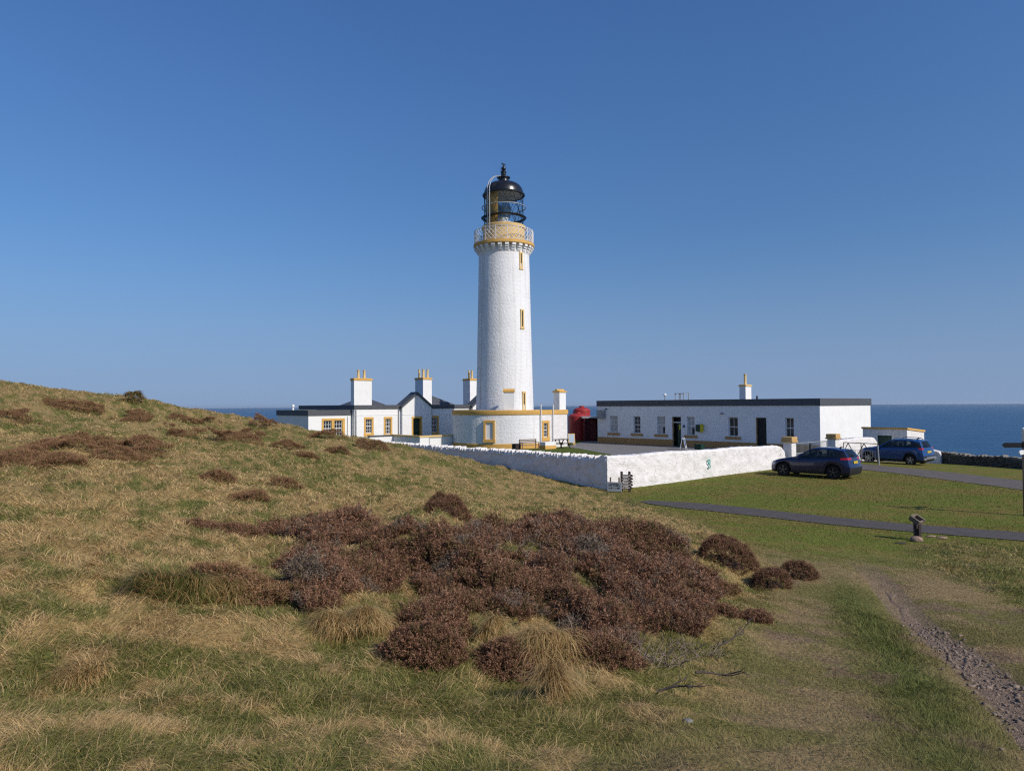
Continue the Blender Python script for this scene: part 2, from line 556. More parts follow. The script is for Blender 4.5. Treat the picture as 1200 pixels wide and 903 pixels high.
def ground_material():
    m, n, b = nodes_mat('turf')
    L = n.links
    at = n.nodes.new('ShaderNodeAttribute'); at.attribute_name = 'Col'
    tc = n.nodes.new('ShaderNodeTexCoord')
    nz = n.nodes.new('ShaderNodeTexNoise'); nz.inputs['Scale'].default_value = 9; nz.inputs['Detail'].default_value = 9; nz.inputs['Roughness'].default_value = 0.75
    L.new(tc.outputs['Object'], nz.inputs['Vector'])
    mr = n.nodes.new('ShaderNodeMapRange'); mr.inputs['From Min'].default_value = 0.3; mr.inputs['From Max'].default_value = 0.7
    mr.inputs['To Min'].default_value = 0.55; mr.inputs['To Max'].default_value = 1.3
    L.new(nz.outputs['Fac'], mr.inputs['Value'])
    mul = n.nodes.new('ShaderNodeMixRGB'); mul.blend_type = 'MULTIPLY'; mul.inputs['Fac'].default_value = 1
    L.new(at.outputs['Color'], mul.inputs['Color1']); L.new(mr.outputs['Result'], mul.inputs['Color2'])
    L.new(mul.outputs['Color'], b.inputs['Base Color'])
    b.inputs['Roughness'].default_value = 0.95; b.inputs['Specular IOR Level'].default_value = 0.08
    n2 = n.nodes.new('ShaderNodeTexNoise'); n2.inputs['Scale'].default_value = 26; n2.inputs['Detail'].default_value = 6
    L.new(tc.outputs['Object'], n2.inputs['Vector'])
    bp = n.nodes.new('ShaderNodeBump'); bp.inputs['Strength'].default_value = 0.7; bp.inputs['Distance'].default_value = 0.05
    L.new(n2.outputs['Fac'], bp.inputs['Height']); L.new(bp.outputs['Normal'], b.inputs['Normal'])
    return m

def blade_material(name, tl=0.25):
    m, n, b = nodes_mat(name)
    at = n.nodes.new('ShaderNodeAttribute'); at.attribute_name = 'Col'
    n.links.new(at.outputs['Color'], b.inputs['Base Color'])
    b.inputs['Roughness'].default_value = 0.6; b.inputs['Specular IOR Level'].default_value = 0.15
    if tl > 0:
        t = n.nodes.new('ShaderNodeBsdfTranslucent')
        n.links.new(at.outputs['Color'], t.inputs['Color'])
        mx = n.nodes.new('ShaderNodeMixShader'); mx.inputs['Fac'].default_value = tl
        out = n.nodes['Material Output']
        n.links.new(b.outputs[0], mx.inputs[1]); n.links.new(t.outputs[0], mx.inputs[2]); n.links.new(mx.outputs[0], out.inputs['Surface'])
    return m

M_TURF = ground_material()
M_BLADE = blade_material('grass_blade')
M_HEATH = blade_material('heather_leaf', 0.12)

def build_ground():
    dense = np.arange(-47, 47.01, 0.14)
    rest = np.concatenate([np.arange(48, 180, 4.0), np.arange(180, 313, 4.0)])
    ang = np.radians(np.concatenate([dense, rest]))
    rad = np.concatenate([np.geomspace(0.5, 72, 400), np.geomspace(74, 330, 40)])
    A, Rr = np.meshgrid(ang, rad)
    x = np.sin(A) * Rr; y = np.cos(A) * Rr
    z = H(x, y)
    nr, na = A.shape
    V = np.stack([x.ravel(), y.ravel(), z.ravel()], 1)
    c = palette(x, y).reshape(-1, 3)
    # centre
    V = np.vstack([V, [[0, 0, hz(0, 0)]]]); c = np.vstack([c, c[:1]])
    i = np.arange(nr - 1)[:, None] * na; j = np.arange(na)[None, :]; j2 = (j + 1) % na
    F = np.stack([i + j, i + na + j, i + na + j2, i + j2], -1).reshape(-1, 4)
    F = F[:, ::-1]
    cen = len(V) - 1
    jj = np.arange(na)
    F2 = np.stack([np.full(na, cen), jj, (jj + 1) % na, np.full(na, cen)], 1)
    o = np_mesh('ground', V, F, M_TURF, c, smooth=True)
    tag(o, 'rough heathland ground running from hillside to cliff edge', 'ground', kind='structure')
    return o
build_ground()

# sea
def build_sea():
    m, n, b = nodes_mat('sea_water')
    L = n.links
    b.inputs['Base Color'].default_value = (0.010, 0.050, 0.115, 1)
    b.inputs['Roughness'].default_value = 0.42
    b.inputs['IOR'].default_value = 1.33
    b.inputs['Specular IOR Level'].default_value = 0.35
    tc = n.nodes.new('ShaderNodeTexCoord')
    mp = n.nodes.new('ShaderNodeMapping'); mp.inputs['Scale'].default_value = (0.010, 0.030, 1)
    L.new(tc.outputs['Object'], mp.inputs['Vector'])
    nz = n.nodes.new('ShaderNodeTexNoise'); nz.inputs['Scale'].default_value = 1.0; nz.inputs['Detail'].default_value = 10; nz.inputs['Roughness'].default_value = 0.7
    L.new(mp.outputs['Vector'], nz.inputs['Vector'])
    bp = n.nodes.new('ShaderNodeBump'); bp.inputs['Strength'].default_value = 1.0; bp.inputs['Distance'].default_value = 6.0
    L.new(nz.outputs['Fac'], bp.inputs['Height']); L.new(bp.outputs['Normal'], b.inputs['Normal'])
    n2 = n.nodes.new('ShaderNodeTexNoise'); n2.inputs['Scale'].default_value = 0.6; n2.inputs['Detail'].default_value = 6
    L.new(mp.outputs['Vector'], n2.inputs['Vector'])
    rp = n.nodes.new('ShaderNodeValToRGB')
    rp.color_ramp.elements[0].color = (0.022, 0.080, 0.165, 1); rp.color_ramp.elements[0].position = 0.3
    rp.color_ramp.elements[1].color = (0.036, 0.115, 0.215, 1); rp.color_ramp.elements[1].position = 0.7
    L.new(n2.outputs['Fac'], rp.inputs['Fac']); L.new(rp.outputs['Color'], b.inputs['Base Color'])
    mb = MB()
    rr = [1.0, 400, 1500, 5000, 15000, 45000]
    mb.lathe([(r, 0) for r in rr], 96)
    o = mb.build('sea', m, loc=(0, 0, -80))
    tag(o, 'calm deep blue sea reaching to the horizon', 'sea', kind='structure')
build_sea()

# sea air: the far water fades towards the horizon
def build_haze():
    m = bpy.data.materials.new('sea_haze'); m.use_nodes = True
    n = m.node_tree; n.nodes.clear()
    o_ = n.nodes.new('ShaderNodeOutputMaterial'); v = n.nodes.new('ShaderNodeVolumePrincipled')
    v.inputs['Color'].default_value = (0.78, 0.86, 0.95, 1); v.inputs['Density'].default_value = 1.6e-5; v.inputs['Anisotropy'].default_value = 0.2
    n.links.new(v.outputs[0], o_.inputs['Volume'])
    mb = MB(); mb.box(-46000, 46000, -46000, 46000, -95, 29)
    o = mb.build('haze', m)
    tag(o, 'thin pale sea haze lying over the water', 'haze', kind='stuff')
build_haze()

# ------------------------------------------------------------------ strips draped on the ground
def densify(pts, step):
    out = []
    for (a, b) in zip(pts[:-1], pts[1:]):
        n = max(1, int(math.hypot(b[0] - a[0], b[1] - a[1]) / step))
        for k in range(n):
            t = k / n
            out.append((a[0] + (b[0] - a[0]) * t, a[1] + (b[1] - a[1]) * t))
    out.append(tuple(pts[-1]))
    return out

def smooth_line(pts, it=2):
    for _ in range(it):
        q = [pts[0]]
        for a, b in zip(pts[:-1], pts[1:]):
            q.append((0.75 * a[0] + 0.25 * b[0], 0.75 * a[1] + 0.25 * b[1]))
            q.append((0.25 * a[0] + 0.75 * b[0], 0.25 * a[1] + 0.75 * b[1]))
        q.append(pts[-1]); pts = q
    return pts

def strip(name, pts, width, m, dz=0.02, step=0.25, ragged=0.0, nx=6, label=None, cat=None, seed=0, freq=2.0, edge_dz=None):
    pts = densify(smooth_line([tuple(p) for p in pts]), step)
    V = []; n = len(pts)
    for i, p in enumerate(pts):
        a = pts[max(0, i - 1)]; b = pts[min(n - 1, i + 1)]
        d = Vector((b[0] - a[0], b[1] - a[1])).normalized(); q = Vector((-d.y, d.x))
        w = width(i / (n - 1)) if callable(width) else width
        wl = w / 2 + ragged * (float(vnoise(np.array([i * step * freq]), np.array([0.3]), seed)[0]) - 0.5)
        wr = w / 2 + ragged * (float(vnoise(np.array([i * step * freq]), np.array([9.3]), seed + 1)[0]) - 0.5)
        for k in range(nx + 1):
            t = -wr + (wl + wr) * k / nx
            V.append((p[0] + q.x * t, p[1] + q.y * t))
    V = np.array(V)
    W = nx + 1
    prof_ = np.tile(np.abs(2 * np.arange(W) / nx - 1) ** 3, n)
    z = H(V[:, 0], V[:, 1]) + dz + ((edge_dz - dz) * prof_ if edge_dz is not None else 0)
    F = [(i * W + k, (i + 1) * W + k, (i + 1) * W + k + 1, i * W + k + 1) for i in range(n - 1) for k in range(nx)]
    F = np.array(F)[:, ::-1]
    o = np_mesh(name, np.column_stack([V, z]), F, m, smooth=True)
    if label:
        tag(o, label, cat, kind='structure')
    return o

M_TARMAC = mat('tarmac', (0.104, 0.089, 0.081), (0.074, 0.064, 0.058), rough=0.9, scale=2.2, bump=0.5, bscale=60, stain=(0.15, 0.13, 0.12), stain_amt=0.6)
M_DRIVE = mat('driveway_tarmac', (0.150, 0.126, 0.110), (0.108, 0.092, 0.081), rough=0.9, scale=1.6, bump=0.4, bscale=50)
M_YARD = mat('yard_tarmac', (0.215, 0.205, 0.195), (0.165, 0.158, 0.152), rough=0.9, scale=0.9, bump=0.3, bscale=40)
M_GRAVEL = mat('gravel', (0.400, 0.280, 0.190), (0.200, 0.135, 0.092), rough=0.95, scale=34, bump=1.0, bscale=55, vor=0.7, vscale=38)
PATH = [(5.3, 29.4), (6.5, 28.0), (11.05, 23.6), (14.9, 21.0), (20, 18.2), (30, 14)]
strip('footpath', PATH, lambda t: 1.75 * min(1, 0.35 + t * 8), M_TARMAC, 0.02, 0.3, 0.10, label='narrow dark tarmac footpath crossing the mown grass', cat='path', seed=4)
DRIVE = [(19.0, 47.2), (20.2, 46.0), (21.6, 44.2), (23.0, 39.6), (23.9, 34.6), (24.6, 29), (25, 22)]
strip('driveway', DRIVE, lambda t: 3.4, M_DRIVE, 0.02, 0.4, 0.25, label='tarmac driveway leading to the gate beside the parked cars', cat='driveway', seed=6)
strip('gravel_trail', TRAIL[:9], lambda t: 0.54 if t < 0.7 else max(0.12, 0.54 - (t - 0.7) * 1.3), M_GRAVEL, 0.012, 0.06, 0.24, nx=10, edge_dz=-0.035, label='worn gravel trail cut into the turf in the right foreground', cat='trail', seed=8, freq=3.5)

def poly_sheet(name, poly, m, z, label, cat):
    mb = MB(); mb.add([(p[0], p[1], z) for p in poly], [tuple(range(len(poly)))])
    o = mb.build(name, m)
    return tag(o, label, cat, kind='structure')
poly_sheet('courtyard', [(5.0, 67.2), (6.0, 64), (7.2, 58.5), (8.2, 54.8), (9.4, 51), (9.8, 44.2), (11.5, 41.2), (18.2, 47.2), (24.5, 56.0), (31, 63), (20, 75), (8.3, 80)], M_YARD, 0.012, 'pale grey tarmac courtyard between the tower and the long building', 'courtyard')

# ------------------------------------------------------------------ materials of the buildings
WHITE = (0.80, 0.79, 0.78)
M_RENDER = mat('white_render', WHITE, (0.74, 0.73, 0.71), rough=0.8, scale=1.2, bump=0.25, bscale=9, stain=(0.58, 0.56, 0.52), stain_amt=0.35)
M_WALLW = mat('white_rubble', (0.80, 0.77, 0.755), (0.66, 0.63, 0.60), rough=0.85, scale=3.0, bump=0.9, bscale=11, vor=0.22, vscale=4.2, stain=(0.20, 0.17, 0.15), stain_amt=0.7, stain_scale=9.0, joint=0.8)
M_OCHRE = mat('ochre_paint', (0.66, 0.40, 0.115), (0.58, 0.33, 0.09), rough=0.7, scale=2.5, bump=0.2, bscale=12)
M_CREAM = mat('cream_ochre_paint', (0.70, 0.50, 0.22), (0.62, 0.42, 0.17), rough=0.7, scale=2.5, bump=0.15, bscale=12)
M_SLATE = mat('dark_fascia', (0.085, 0.090, 0.100), (0.066, 0.070, 0.080), rough=0.6, scale=3, spec=0.35)
M_BLACK = mat('black_paint', (0.014, 0.014, 0.016), (0.010, 0.010, 0.012), rough=0.28, scale=3, spec=0.5)
M_SASH = mat('white_joinery', (0.75, 0.74, 0.72), rough=0.5)
M_PANE = glass_mat('window_glass', (0.025, 0.03, 0.04))
M_BLIND = mat('pale_blind', (0.46, 0.46, 0.44), (0.40, 0.40, 0.39), rough=0.6)
M_DOORG = mat('dark_green_paint', (0.010, 0.045, 0.030), rough=0.45)
M_DOORK = mat('dark_door', (0.012, 0.014, 0.016), rough=0.5)
M_STEEL = mat('galvanised_steel', (0.42, 0.43, 0.44), (0.34, 0.35, 0.36), rough=0.45, metal=0.3)
M_GREY = mat('grey_paint', (0.26, 0.27, 0.28), rough=0.6)
M_RED = mat('red_paint', (0.36, 0.035, 0.032), (0.29, 0.026, 0.026), rough=0.5, scale=1.5)
M_DRED = mat('dark_red_paint', (0.12, 0.012, 0.014), (0.09, 0.010, 0.012), rough=0.6)
M_WOOD = mat('weathered_wood', (0.235, 0.185, 0.140), (0.130, 0.100, 0.078), rough=0.85, scale=14, bump=0.4, bscale=30)
M_DWOOD = mat('dark_stained_wood', (0.045, 0.032, 0.027), (0.028, 0.020, 0.018), rough=0.8, scale=10, bump=0.3, bscale=30)
M_BENCH = mat('grey_brown_wood', (0.215, 0.155, 0.120), (0.150, 0.105, 0.085), rough=0.8, scale=12)
M_RUBBER = mat('tyre_rubber', (0.012, 0.012, 0.013), rough=0.8)
M_YELLOW = mat('yellow_sign', (0.62, 0.52, 0.02), rough=0.5)
M_WHITEP = mat('white_sign_paint', (0.78, 0.78, 0.78), rough=0.5)
M_STONE = mat('grey_brown_stone', (0.30, 0.245, 0.200), (0.165, 0.130, 0.105), rough=0.9, scale=5, bump=0.7, bscale=9)
M_BLUEP = mat('blue_paint', (0.030, 0.085, 0.240), rough=0.5)
M_TEAL = mat('teal_paint', (0.020, 0.430, 0.360), (0.015, 0.36, 0.30), rough=0.5)

def tower_material():
    m, n, b = nodes_mat('whitewashed_masonry')
    L = n.links
    uv = n.nodes.new('ShaderNodeUVMap'); uv.uv_map = 'UVMap'
    br = n.nodes.new('ShaderNodeTexBrick')
    br.inputs['Scale'].default_value = 1.0
    br.inputs['Brick Width'].default_value = 0.85; br.inputs['Row Height'].default_value = 0.36
    br.inputs['Mortar Size'].default_value = 0.022; br.inputs['Mortar Smooth'].default_value = 0.7
    br.inputs['Color1'].default_value = (1, 1, 1, 1); br.inputs['Color2'].default_value = (0.75, 0.75, 0.75, 1); br.inputs['Mortar'].default_value = (0.2, 0.2, 0.2, 1)
    nd = n.nodes.new('ShaderNodeTexNoise'); nd.inputs['Scale'].default_value = 2.2; nd.inputs['Detail'].default_value = 3
    L.new(uv.outputs[0], nd.inputs['Vector'])
    ma = n.nodes.new('ShaderNodeMixRGB'); ma.blend_type = 'ADD'; ma.inputs['Fac'].default_value = 0.16
    L.new(uv.outputs[0], ma.inputs['Color1']); L.new(nd.outputs['Color'], ma.inputs['Color2'])
    L.new(ma.outputs['Color'], br.inputs['Vector'])
    nz = n.nodes.new('ShaderNodeTexNoise'); nz.inputs['Scale'].default_value = 4.2; nz.inputs['Detail'].default_value = 6; nz.inputs['Roughness'].default_value = 0.62
    L.new(uv.outputs[0], nz.inputs['Vector'])
    b1 = n.nodes.new('ShaderNodeBump'); b1.inputs['Strength'].default_value = 0.24; b1.inputs['Distance'].default_value = 0.05
    L.new(br.outputs['Color'], b1.inputs['Height'])
    b2 = n.nodes.new('ShaderNodeBump'); b2.inputs['Strength'].default_value = 0.38; b2.inputs['Distance'].default_value = 0.16
    L.new(nz.outputs['Fac'], b2.inputs['Height']); L.new(b1.outputs['Normal'], b2.inputs['Normal'])
    L.new(b2.outputs['Normal'], b.inputs['Normal'])
    n3 = n.nodes.new('ShaderNodeTexNoise'); n3.inputs['Scale'].default_value = 0.5; n3.inputs['Detail'].default_value = 8
    L.new(uv.outputs[0], n3.inputs['Vector'])
    rp = n.nodes.new('ShaderNodeValToRGB')
    rp.color_ramp.elements[0].position = 0.3; rp.color_ramp.elements[0].color = (0.73, 0.72, 0.71, 1)
    rp.color_ramp.elements[1].position = 0.65; rp.color_ramp.elements[1].color = (0.81, 0.80, 0.79, 1)
    L.new(n3.outputs['Fac'], rp.inputs['Fac'])
    mp = n.nodes.new('ShaderNodeMapping'); mp.inputs['Scale'].default_value = (2.6, 0.10, 1)
    L.new(uv.outputs[0], mp.inputs['Vector'])
    n4 = n.nodes.new('ShaderNodeTexNoise'); n4.inputs['Scale'].default_value = 1.0; n4.inputs['Detail'].default_value = 5
    L.new(mp.outputs['Vector'], n4.inputs['Vector'])
    r4 = n.nodes.new('ShaderNodeValToRGB')
    r4.color_ramp.elements[0].position = 0.50; r4.color_ramp.elements[0].color = (1, 1, 1, 1)
    r4.color_ramp.elements[1].position = 0.75; r4.color_ramp.elements[1].color = (0.86, 0.84, 0.80, 1)
    L.new(n4.outputs['Fac'], r4.inputs['Fac'])
    mu = n.nodes.new('ShaderNodeMixRGB'); mu.blend_type = 'MULTIPLY'; mu.inputs['Fac'].default_value = 1
    L.new(rp.outputs['Color'], mu.inputs['Color1']); L.new(r4.outputs['Color'], mu.inputs['Color2'])
    L.new(mu.outputs['Color'], b.inputs['Base Color'])
    b.inputs['Roughness'].default_value = 0.75
    return m
M_TOWER = tower_material()

def lathe_uv(name, prof, n, m, parent, a0=0.0, a1=2 * math.pi, c=(0, 0)):
    mb = MB(); mb.lathe(prof, n, a0, a1, c)
    o = mb.build(name, m, parent, smooth=True)
    me = o.data
    uvl = me.uv_layers.new(name='UVMap')
    for p in me.polygons:
        ts = []
        for li in p.loop_indices:
            v = me.vertices[me.loops[li].vertex_index].co
            ts.append([math.atan2(v.y - c[1], v.x - c[0]), v.z])
        ref = ts[0][0]
        for li, t in zip(p.loop_indices, ts):
            a = t[0]
            while a - ref > math.pi: a -= 2 * math.pi
            while a - ref < -math.pi: a += 2 * math.pi
            rr = max(1.0, math.hypot(me.vertices[me.loops[li].vertex_index].co.x - c[0], me.vertices[me.loops[li].vertex_index].co.y - c[1]))
            uvl.data[li].uv = (a * (prof[0][0]), t[1])
    return o

def wall_panel(mb, x0, x1, z0, z1, ops, depth=0.14, M=None):
    """front wall at y=0 facing -y with openings and their reveals"""
    xs = sorted(set([x0, x1] + [o[0] for o in ops] + [o[1] for o in ops]))
    zs = sorted(set([z0, z1] + [o[2] for o in ops] + [o[3] for o in ops]))
    xs = [x for x in xs if x0 <= x <= x1]; zs = [z for z in zs if z0 <= z <= z1]
    T = (lambda p: M @ Vector(p)) if M is not None else (lambda p: p)
    for a, b in zip(xs[:-1], xs[1:]):
        for c, d in zip(zs[:-1], zs[1:]):
            cx, cz = (a + b) / 2, (c + d) / 2
            if any(o[0] < cx < o[1] and o[2] < cz < o[3] for o in ops):
                continue
            mb.add([T((a, 0, c)), T((b, 0, c)), T((b, 0, d)), T((a, 0, d))], [(0, 1, 2, 3)])
    for (a, b, c, d) in [o[:4] for o in ops]:
        c = max(c, z0)
        mb.add([T((a, 0, c)), T((a, 0, d)), T((a, depth, d)), T((a, depth, c))], [(0, 1, 2, 3)])
        mb.add([T((b, 0, c)), T((b, depth, c)), T((b, depth, d)), T((b, 0, d))], [(0, 1, 2, 3)])
        mb.add([T((a, 0, d)), T((b, 0, d)), T((b, depth, d)), T((a, depth, d))], [(0, 1, 2, 3)])
        mb.add([T((a, 0, c)), T((a, depth, c)), T((b, depth, c)), T((b, 0, c))], [(0, 1, 2, 3)])

def window(parent, x0, x1, z0, z1, y=0.12, nx=2, nz=2, pane=None, name='window', fw=0.055, label=None, meeting=True):
    mb = MB()
    mb.box(x0, x0 + fw, y - 0.03, y + 0.05, z0, z1); mb.box(x1 - fw, x1, y - 0.03, y + 0.05, z0, z1)
    mb.box(x0 + fw, x1 - fw, y - 0.03, y + 0.05, z0, z0 + fw * 1.3); mb.box(x0 + fw, x1 - fw, y - 0.03, y + 0.05, z1 - fw, z1)
    if meeting:
        zm = (z0 + z1) / 2
        mb.box(x0 + fw, x1 - fw, y - 0.02, y + 0.045, zm - 0.035, zm + 0.035)
    for k in range(1, nx):
        x = x0 + (x1 - x0) * k / nx
        mb.box(x - 0.016, x + 0.016, y - 0.01, y + 0.04, z0 + fw * 1.3, z1 - fw)
    for k in range(1, nz):
        z = z0 + (z1 - z0) * k / nz
        if meeting and abs(z - (z0 + z1) / 2) < 0.02:
            continue
        mb.box(x0 + fw, x1 - fw, y - 0.008, y + 0.038, z - 0.016, z + 0.016)
    w = mb.build(name, M_SASH, parent)
    if label: w['label'] = label
    g = MB(); g.box(x0 + 0.02, x1 - 0.02, y + 0.02, y + 0.03, z0 + 0.02, z1 - 0.02)
    g.build('pane', pane or M_PANE, w)
    return w

def surround(parent, x0, x1, z0, z1, m, wl=0.15, wt=0.17, wb=0.18, proud=0.03, depth=0.125):
    """painted stone margins round an opening, lining its reveals"""
    mb = MB()
    mb.box(x0 - wl, x0 + 0.012, -proud, depth, z0, z1)
    mb.box(x1 - 0.012, x1 + wl, -proud, depth, z0, z1)
    mb.box(x0 - wl, x1 + wl, -proud, depth, z1 - 0.012, z1 + wt)
    if wb > 0:
        mb.box(x0 - wl - 0.02, x1 + wl + 0.02, -proud - 0.03, depth, z0 - wb, z0 + 0.012)
    return mb.build('surround', m, parent)

def fascia(parent, x0, x1, y0, y1, z0, z1, m, t=0.07, name='fascia'):
    mb = MB()
    mb.box(x0 - t, x1 + t, y0 - t, y0, z0, z1)
    mb.box(x0 - t, x1 + t, y1, y1 + t, z0, z1)
    mb.box(x0 - t, x0, y0, y1, z0, z1)
    mb.box(x1, x1 + t, y0, y1, z0, z1)
    mb.box(x0, x1, y0, y1, z0 + 0.05, z1 - 0.06)
    return mb.build(name, m, parent)

def pot(parent, x, y, z, h=0.8, r=0.13, m=None):
    mb = MB(); mb.lathe([(r * 1.15, z), (r * 1.1, z + 0.06), (r * 0.92, z + 0.1), (r * 0.85, z + h - 0.1), (r * 1.05, z + h - 0.08), (r * 1.05, z + h), (r * 0.7, z + h), (r * 0.65, z + h - 0.2), (0.001, z + h - 0.2)], 12, c=(x, y))
    return mb.build('chimney_pot', m or M_CREAM, parent, smooth=True)

def chimney(parent, x0, x1, y0, y1, z0, z1, pots, cap=0.22, mb_mat=None, pm=None, name='chimney', cm=None):
    mb = MB(); mb.box(x0, x1, y0, y1, z0, z1)
    c = mb.build(name, mb_mat or M_RENDER, parent)
    k = MB(); k.box(x0 - 0.07, x1 + 0.07, y0 - 0.07, y1 + 0.07, z1, z1 + cap * 0.6); k.box(x0 - 0.03, x1 + 0.03, y0 - 0.03, y1 + 0.03, z1 + cap * 0.6 , z1 + cap)
    k.build('chimney_cap', cm or M_OCHRE, c, bevel=0.015)
    for (x, y, h) in pots:
        pot(c, x, y, z1 + cap, h, m=pm)
    return c

def on_line(p0, d, px):
    """parameter along p0+t*d (plan view) seen at picture column px"""
    r = (px - 600) / FPX
    return (r * p0[1] - p0[0]) / (d[0] - r * d[1])

# ------------------------------------------------------------------ lighthouse
TX, TY = -0.7, 69.5
lh = thing('lighthouse', 'tall white round lighthouse tower with black lantern dome and ochre gallery band', 'lighthouse', (TX, TY, 0), ROT_U)
prof = [(2.95, -0.6), (2.93, 0.0), (2.76, 3.4)]
for k in range(1, 25):
    z = 3.4 + (18.45 - 3.4) * k / 24
    t = k / 24
    prof.append((2.76 - 0.34 * (t ** 0.85), z))
lathe_uv('tower', prof, 96, M_TOWER, lh)
# corbelled gallery
mb = MB(); mb.lathe([(2.41, 18.2), (2.46, 18.24), (2.46, 18.34), (2.44, 18.95)], 96)
mb.build('corbel_ring', M_RENDER, lh, smooth=True)
NC = 26
mb = MB()
for k in range(NC):
    a = 2 * math.pi * k / NC
    Mx = Matrix.Rotation(a, 4, 'Z')
    hw = 0.18
    prof2 = [(2.38, 18.30), (2.50, 18.30), (2.58, 18.40), (2.60, 18.56), (2.72, 18.58), (2.74, 18.74), (2.85, 18.76), (2.86, 18.97), (2.38, 18.97)]
    vs = [Mx @ Vector((p[0], -hw, p[1])) for p in prof2] + [Mx @ Vector((p[0], hw, p[1])) for p in prof2]
    n7 = len(prof2)
    fs = [tuple(range(n7)), tuple(reversed(range(n7, 2 * n7)))] + [((i + 1) % n7, i, i + n7, (i + 1) % n7 + n7) for i in range(n7)]
    mb.add(vs, fs)
mb.build('corbels', M_RENDER, lh)
mb = MB(); mb.lathe([(2.30, 18.96), (2.88, 18.96), (2.93, 19.02), (2.93, 19.24), (2.88, 19.27), (1.9, 19.27)], 96)
mb.build('gallery_floor', M_OCHRE, lh, smooth=True)
rail = thing('gallery_railing', None, None); rail.parent = lh
mb = MB()
for zz, rr in ((19.36, 0.02), (20.52, 0.03)):
    mb.tube([(2.82 * math.cos(2 * math.pi * k / 64), 2.82 * math.sin(2 * math.pi * k / 64), zz) for k in range(65)], rr, 6, cap=False)
NL = 44
for k in range(NL):
    for s in (1, -1):
        a0 = 2 * math.pi * k / NL; pts = []
        for q in range(5):
            a = a0 + s * q / 4 * 2 * math.pi / NL * 2.6
            rr = 2.82 + 0.012 * s
            pts.append((rr * math.cos(a), rr * math.sin(a), 19.38 + 1.12 * q / 4))
        mb.tube(pts, 0.021, 4, cap=False)
lt = mb.build('lattice', M_SASH, rail)
for k in range(16):
    a = 2 * math.pi * (k + 0.5) / 16
    mb = MB(); mb.tube([(2.82 * math.cos(a), 2.82 * math.sin(a), 19.25), (2.82 * math.cos(a), 2.82 * math.sin(a), 20.6)], 0.03, 6)
    mb.build('stanchion', M_SASH, rail)
# murette (low drum) under the lantern
mb = MB(); mb.lathe([(2.02, 19.25), (2.02, 20.72), (2.12, 20.76), (2.14, 20.98), (2.05, 21.05), (1.7, 21.05)], 64)
mb.build('lantern_drum', M_CREAM, lh, smooth=True)
# lantern glazing
mb = MB(); mb.lathe([(1.86, 21.05), (1.86, 24.15)], 24)
mb.build('lantern_glass', glass_mat('lantern_glass', (0.02, 0.03, 0.04), trans=0.93, tcol=(0.93, 0.96, 0.97)), lh)
mb = MB()
NG = 12
zl = [21.05, 22.05, 23.1, 24.15]
for lev in range(3):
    for k in range(NG):
        a0 = 2 * math.pi * (k + (0.5 if lev % 2 else 0)) / NG
        for s in (-1, 1):
            a1 = a0 + s * math.pi / NG
            mb.tube([(1.88 * math.cos(a0), 1.88 * math.sin(a0), zl[lev]), (1.88 * math.cos((a0 + a1) / 2), 1.88 * math.sin((a0 + a1) / 2), (zl[lev] + zl[lev + 1]) / 2), (1.88 * math.cos(a1), 1.88 * math.sin(a1), zl[lev + 1])], 0.024, 5, cap=False)
mb.build('lantern_frame', M_BLACK, lh)
def ring(mbx, r, z, t, n=64):
    mbx.tube([(r * math.cos(2 * math.pi * k / n), r * math.sin(2 * math.pi * k / n), z) for k in range(n + 1)], t, 8, cap=False)
mb = MB(); mb.lathe([(1.86, 21.78), (2.12, 21.80), (2.2, 21.88), (2.12, 21.93), (1.86, 21.95)], 64)
mb.build('lantern_walkway', M_BLACK, lh, smooth=True)
mb = MB(); ring(mb, 2.10, 22.88, 0.045); 
for k in range(8):
    a = 2 * math.pi * (k + 0.3) / 8
    mb.tube([(1.88 * math.cos(a), 1.88 * math.sin(a), 22.88), (2.1 * math.cos(a), 2.1 * math.sin(a), 22.88)], 0.022, 5)
mb.build('hand_rail', M_STEEL, lh, smooth=True)
# dome
dp = [(1.96, 23.98), (2.04, 24.02), (2.06, 24.14), (1.92, 24.20)]
for k in range(1, 11):
    t = k / 11 * math.pi / 2
    dp.append((0.50 + 1.40 * math.cos(t) ** 0.85, 24.22 + 1.12 * math.sin(t)))
dp += [(0.52, 25.34), (0.50, 25.40), (0.50, 25.70), (0.64, 25.76), (0.64, 25.86), (0.2, 25.92)]
mb = MB(); mb.lathe(dp, 48); mb.build('dome', M_BLACK, lh, smooth=True)
fp = [(0.2, 25.90), (0.24, 26.0), (0.24, 26.3), (0.28, 26.35), (0.28, 26.42), (0.19, 26.48)]
for k in range(9):
    t = -math.pi / 2 + math.pi * k / 8
    fp.append((max(0.06, 0.23 * math.cos(t)), 26.70 + 0.23 * math.sin(t)))
fp += [(0.06, 26.92), (0.06, 27.15), (0.001, 27.18)]
mb = MB(); mb.lathe(fp, 20); fin = mb.build('finial', M_BLACK, lh, smooth=True)
mb = MB(); mb.prism([(-0.25, 27.10), (0.02, 27.04), (0.27, 27.12), (0.22, 27.22), (0.05, 27.16), (-0.20, 27.24)], -0.03, 0.03); mb.build('vane', M_BLACK, fin)
